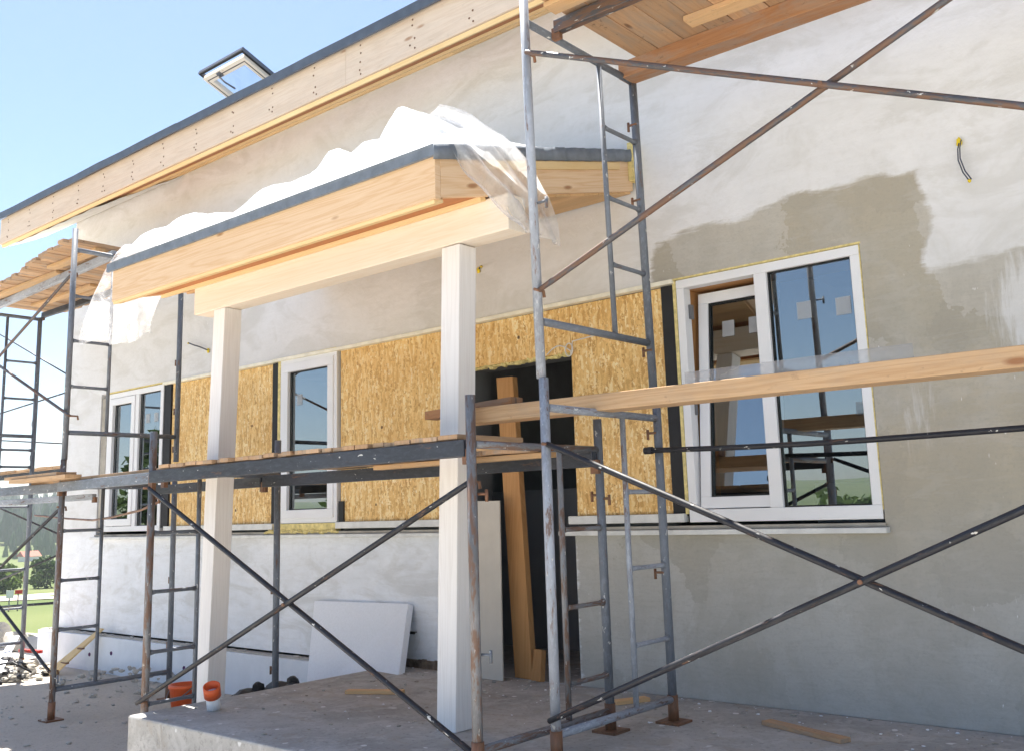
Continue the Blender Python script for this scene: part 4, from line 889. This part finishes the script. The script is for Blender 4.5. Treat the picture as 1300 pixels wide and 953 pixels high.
litter('grey crumbs of plaster and grit scattered over the porch slab', -5.6, 0, 3.15, 5.2, -1.12, 420, 'stone', .003, .02, 'grit', 5000, 1.8)
litter('white flakes of primer fallen on the porch slab along the wall', -5.5, 0, 3.6, 5.2, -1.12, 160, 'foam', .003, .012, 'primer_flakes', 6000, 2.5)
litter('grit scattered over the ground before the white plinth', -9.5, -5.8, 2.6, 5.1, GZ, 320, 'palecon', .004, .03, 'grit', 7000, 1.2)
rg = random.Random(77)
for k, (x, y, a, L, lab) in enumerate(((-4.9,4.35,.5,.38,'pale wood offcut lying on the porch slab near the door'),(-2.2,4.75,-.35,.52,'long wood offcut lying near the wall under the right window'),(-3.35,4.95,1.1,.22,'shortest wood offcut at the foot of the wall right of the door'))):
    d_ = V((math.cos(a), math.sin(a), 0))*L/2; c_ = V((x, y, -1.108)); m = MB(); m.beam(c_-d_, c_+d_, .07, .022); tag(m.build('wood_offcut', M['deck' if k == 1 else 'fresh'], bevel=.002), lab, 'offcut', 'wood offcuts on the porch')
heap('small stones strewn over the ground in front of the porch', -4.2, 2.4, 160, 2.4, 'stone', 'gravel', .008, .03, 'gravel', 2000)
for i, (x, y, s_) in enumerate(((-12.9,5.3,.17),(-12.25,5.25,.13))):
    m = MB(); m.blob((x,y,GZ+.05+s_*.7), s_*1.2, s_, s_, 8, 10, .25, 60+i); tag(m.build('boulder', M['stone']), ('larger pale stone at the far left edge of the pavement','smaller pale stone beside the white plinth corner')[i], 'stone', 'stones beside the paving')
# sand slope stones
rg = random.Random(5)
m = MB()
for k in range(260):
    a = rg.uniform(140, 176); r_ = rg.uniform(15, 40); x, y = polar(a, r_); s_ = rg.uniform(.05,.28); m.blob((x,y,gh(x,y)+s_*.2), s_*1.3, s_, s_*.6, 5, 7, .3, k)
tag(m.build('slope_stones', M['stone']), 'pale rubble scattered over the sandy slope beyond the house', 'rubble', kind='stuff')
# crooked stick and field signs
m = MB(); m.path([(-18.2,7.9,gh(-18.2,7.9)),(-18.15,7.9,-.98),(-18.5,8.05,-.62)], .02, 8); m.path([(-18.15,7.9,-.95),(-17.7,7.7,-.95)], .012, 6); tag(m.build('crooked_stick', M['bark']), 'dark crooked stick standing on the sandy slope beside the house corner', 'stick')
def sign(label, a, r_, w, h, mat, zt):
    x, y = polar(a, r_); z0 = gh(x,y); e = empty('field_sign', (x,y,z0), label, 'sign', 'signs in the field'); m = MB(); m.tube((x,y,z0),(x,y,z0+zt), .04, 8); m.build('post', M['alu'], e)
    t = V((-math.sin(R(a)), math.cos(R(a)), 0)); m = MB(); m.obox((x+.06,y,z0+zt), t*w/2, V((0,0,h/2)), V((math.cos(R(a))*.02, math.sin(R(a))*.02,0))); m.build('panel', M[mat], e)
sign('small white sign board in the green field', 157.2, 66, .40, .45, 'signwhite', 1.0)
sign('small red and white sign board in the green field beside the white one', 156.8, 66, .40, .22, 'red', 1.1)

# ================================================================== VEGETATION
def tree(label, x, y, h, w, mat, n=900, seed=0, cat='tree', name='leafy_tree', group=None, lf=.22):
    rg = random.Random(seed); z0 = gh(x,y); e = empty(name, (x,y,z0), label, cat, group)
    m = MB(); m.path([(x,y,z0-.2),(x+.03*h,y,z0+h*.3),(x,y+.02*h,z0+h*.7)], [h*.03,h*.02,h*.006], 8)
    for k in range(5): a = rg.random()*6.28; zz = z0+h*rg.uniform(.25,.55); m.path([(x,y,zz),(x+math.cos(a)*w*.3,y+math.sin(a)*w*.3,zz+h*.2)], [h*.01,h*.004], 6)
    m.build('trunk', M['bark'], e); m = MB(); cl = []
    for k in range(16):
        a = rg.random()*6.28; rr = w*.34*rg.random()**.5; t = rg.uniform(.22,.9); sz = w*rg.uniform(.14,.26)*(1.15-t*.5); cl.append((V((x+rr*math.cos(a)*(1.2-t*.6), y+rr*math.sin(a)*(1.2-t*.6), z0+h*t)), sz, rg.random()))
    for k in range(n):
        c, sz, cr = cl[k % 16]; d = V((rg.gauss(0,1), rg.gauss(0,1), rg.gauss(0,.8))).normalized()*sz*rg.uniform(.6,1.08); p = c+d
        a = V((rg.gauss(0,1),rg.gauss(0,1),rg.gauss(0,1))).normalized(); b = a.orthogonal().normalized(); s_ = lf*rg.uniform(.6,1.3)
        m.face([p-a*s_, p-b*s_*.5, p+a*s_, p+b*s_*.5], [(0,0)]*4, min(1, max(0, cr*.6+rg.random()*.4)))
    m.build('crown', M[mat], e); return e
descr = ['broad bright green bush at the far edge of the field','rounded dark bush left of the bright one beyond the field','low pale green bush at the left end of the field hedge','tall dark bush in the field hedge nearest the house corner','small round bush behind the dirt road','leafy thicket bush second from the house corner','wide olive bush beyond the signs','dense bush at the far left of the hedge']
for k in range(8):
    x, y = polar(150.5+k*1.75+random.uniform(-.3,.3), 112+random.uniform(-6,14)); tree(descr[k], x, y, random.uniform(2.3,3.3), random.uniform(4.5,6.5), ('leaf','leafD')[k % 2], 1300, 40+k, 'bush', 'bush', 'bushes beyond the field', .24)
# trees on the near side of the house (behind the photographer), mirrored in the windows
dl = ['dense tree','rounded tree','tall tree','wide tree','leaning tree','thin tree','bushy tree','broad tree','young tree','old tree','full tree','low tree']
for k in range(8):
    a = 196+k*5.1; rr = 36+3*math.sin(k*2.1); x, y = polar(a, rr); tree(dl[k]+' of the row across the yard, mirrored in the glass of the windows', x, y, random.uniform(5.2,7.4), random.uniform(5,7), 'leafD', 1500, 80+k, 'tree', 'leafy_tree', 'row of trees across the yard', .26)
for k in range(7):
    x, y = polar(236+k*5.0, 85+8*math.sin(k*1.9)); tree(('round','spreading','slim','crooked','stout','leafy','ragged')[k]+' green tree far across the yard behind the photographer', x, y, random.uniform(4.5,7), random.uniform(8,11), 'leaf', 700, 180+k, 'tree', 'leafy_tree', 'distant trees across the yard', .5)
# far forest on the hills
rg = random.Random(9); m = MB()
def conif(m, x, y, h, rnd):
    z0 = gh(x,y); n = 6; ring_ = []
    i = len(m.v); a0 = rg.random()*6
    lv = [(0.05,.30),(.35,.24),(.36,.27),(.7,.13),(.70,.16),(1.0,.0)]
    for (t, r_) in lv:
        for j in range(n): a = a0+6.283*j/n; q_ = r_*h*rg.uniform(.8,1.15)*.62; m.v.append((x+q_*math.cos(a), y+q_*math.sin(a), z0+h*t))
    for k in range(len(lv)-1):
        for j in range(n): m.f.append((i+k*n+j, i+k*n+(j+1)%n, i+(k+1)*n+(j+1)%n, i+(k+1)*n+j)); m.uv.append([(0,0)]*4); m.rn.append(min(1,rnd+rg.random()*.2)); m.sm.append(False)
for k in range(1900):
    a = rg.uniform(138, 180); r_ = 300+(rg.random()**.8)*440; x, y = polar(a, r_); conif(m, x, y, rg.uniform(9,16)*(1 if r_ > 390 else (.6 if r_ > 340 else .32)), rg.random()*.8)
tag(m.build('far_forest', M['forest']), 'dark conifer forest covering the far hillside', 'forest', kind='stuff')
# village houses
for i, (a, rr, w) in enumerate(((156.4,298,4),(158.3,292,3),(154.0,305,4.5),(160.6,240,3))):
    x, y = polar(a, rr); z0 = gh(x,y); e = empty('village_house', (x,y,z0), ('small house with red roof before the forest, right one','smallest red roofed house before the forest','red roofed house before the forest, mostly behind the house corner','pinkish hut with red roof standing nearer in the valley')[i], 'house', 'village houses')
    m = MB(); m.box(x-w/2,x+w/2,y-w/2,y+w/2,z0-.5,z0+1.5); m.build('wall', M['signwhite'], e); m = MB(); z1 = z0+1.5
    A = [(x-w*.6,y-w*.6,z1),(x+w*.6,y-w*.6,z1),(x+w*.6,y+w*.6,z1),(x-w*.6,y+w*.6,z1)]; t0, t1 = (x,y-w*.6,z1+w*.35), (x,y+w*.6,z1+w*.35)
    for f_ in ([A[0],t0,t1,A[3]],[A[1],A[2],t1,t0],[A[0],A[1],t0],[A[2],A[3],t1]): m.face(f_, [(0,0)]*len(f_))
    m.build('roof', M['redroof'], e)

# ---- air
m = MB(); m.box(-800, 800, -800, 800, -25, 60); hz = m.build('haze', None, base=(0,0,-25)); tag(hz, kind='stuff')
hm = bpy.data.materials.new('haze_air'); hm.use_nodes = True; hn = hm.node_tree; hn.nodes.remove(hn.nodes['Principled BSDF']); pv = hn.nodes.new('ShaderNodeVolumePrincipled')
pv.inputs['Color'].default_value = (.9, .95, 1, 1); pv.inputs['Density'].default_value = .0004; pv.inputs['Anisotropy'].default_value = .3; hn.links.new(pv.outputs[0], hn.nodes['Material Output'].inputs['Volume']); hz.data.materials.append(hm)
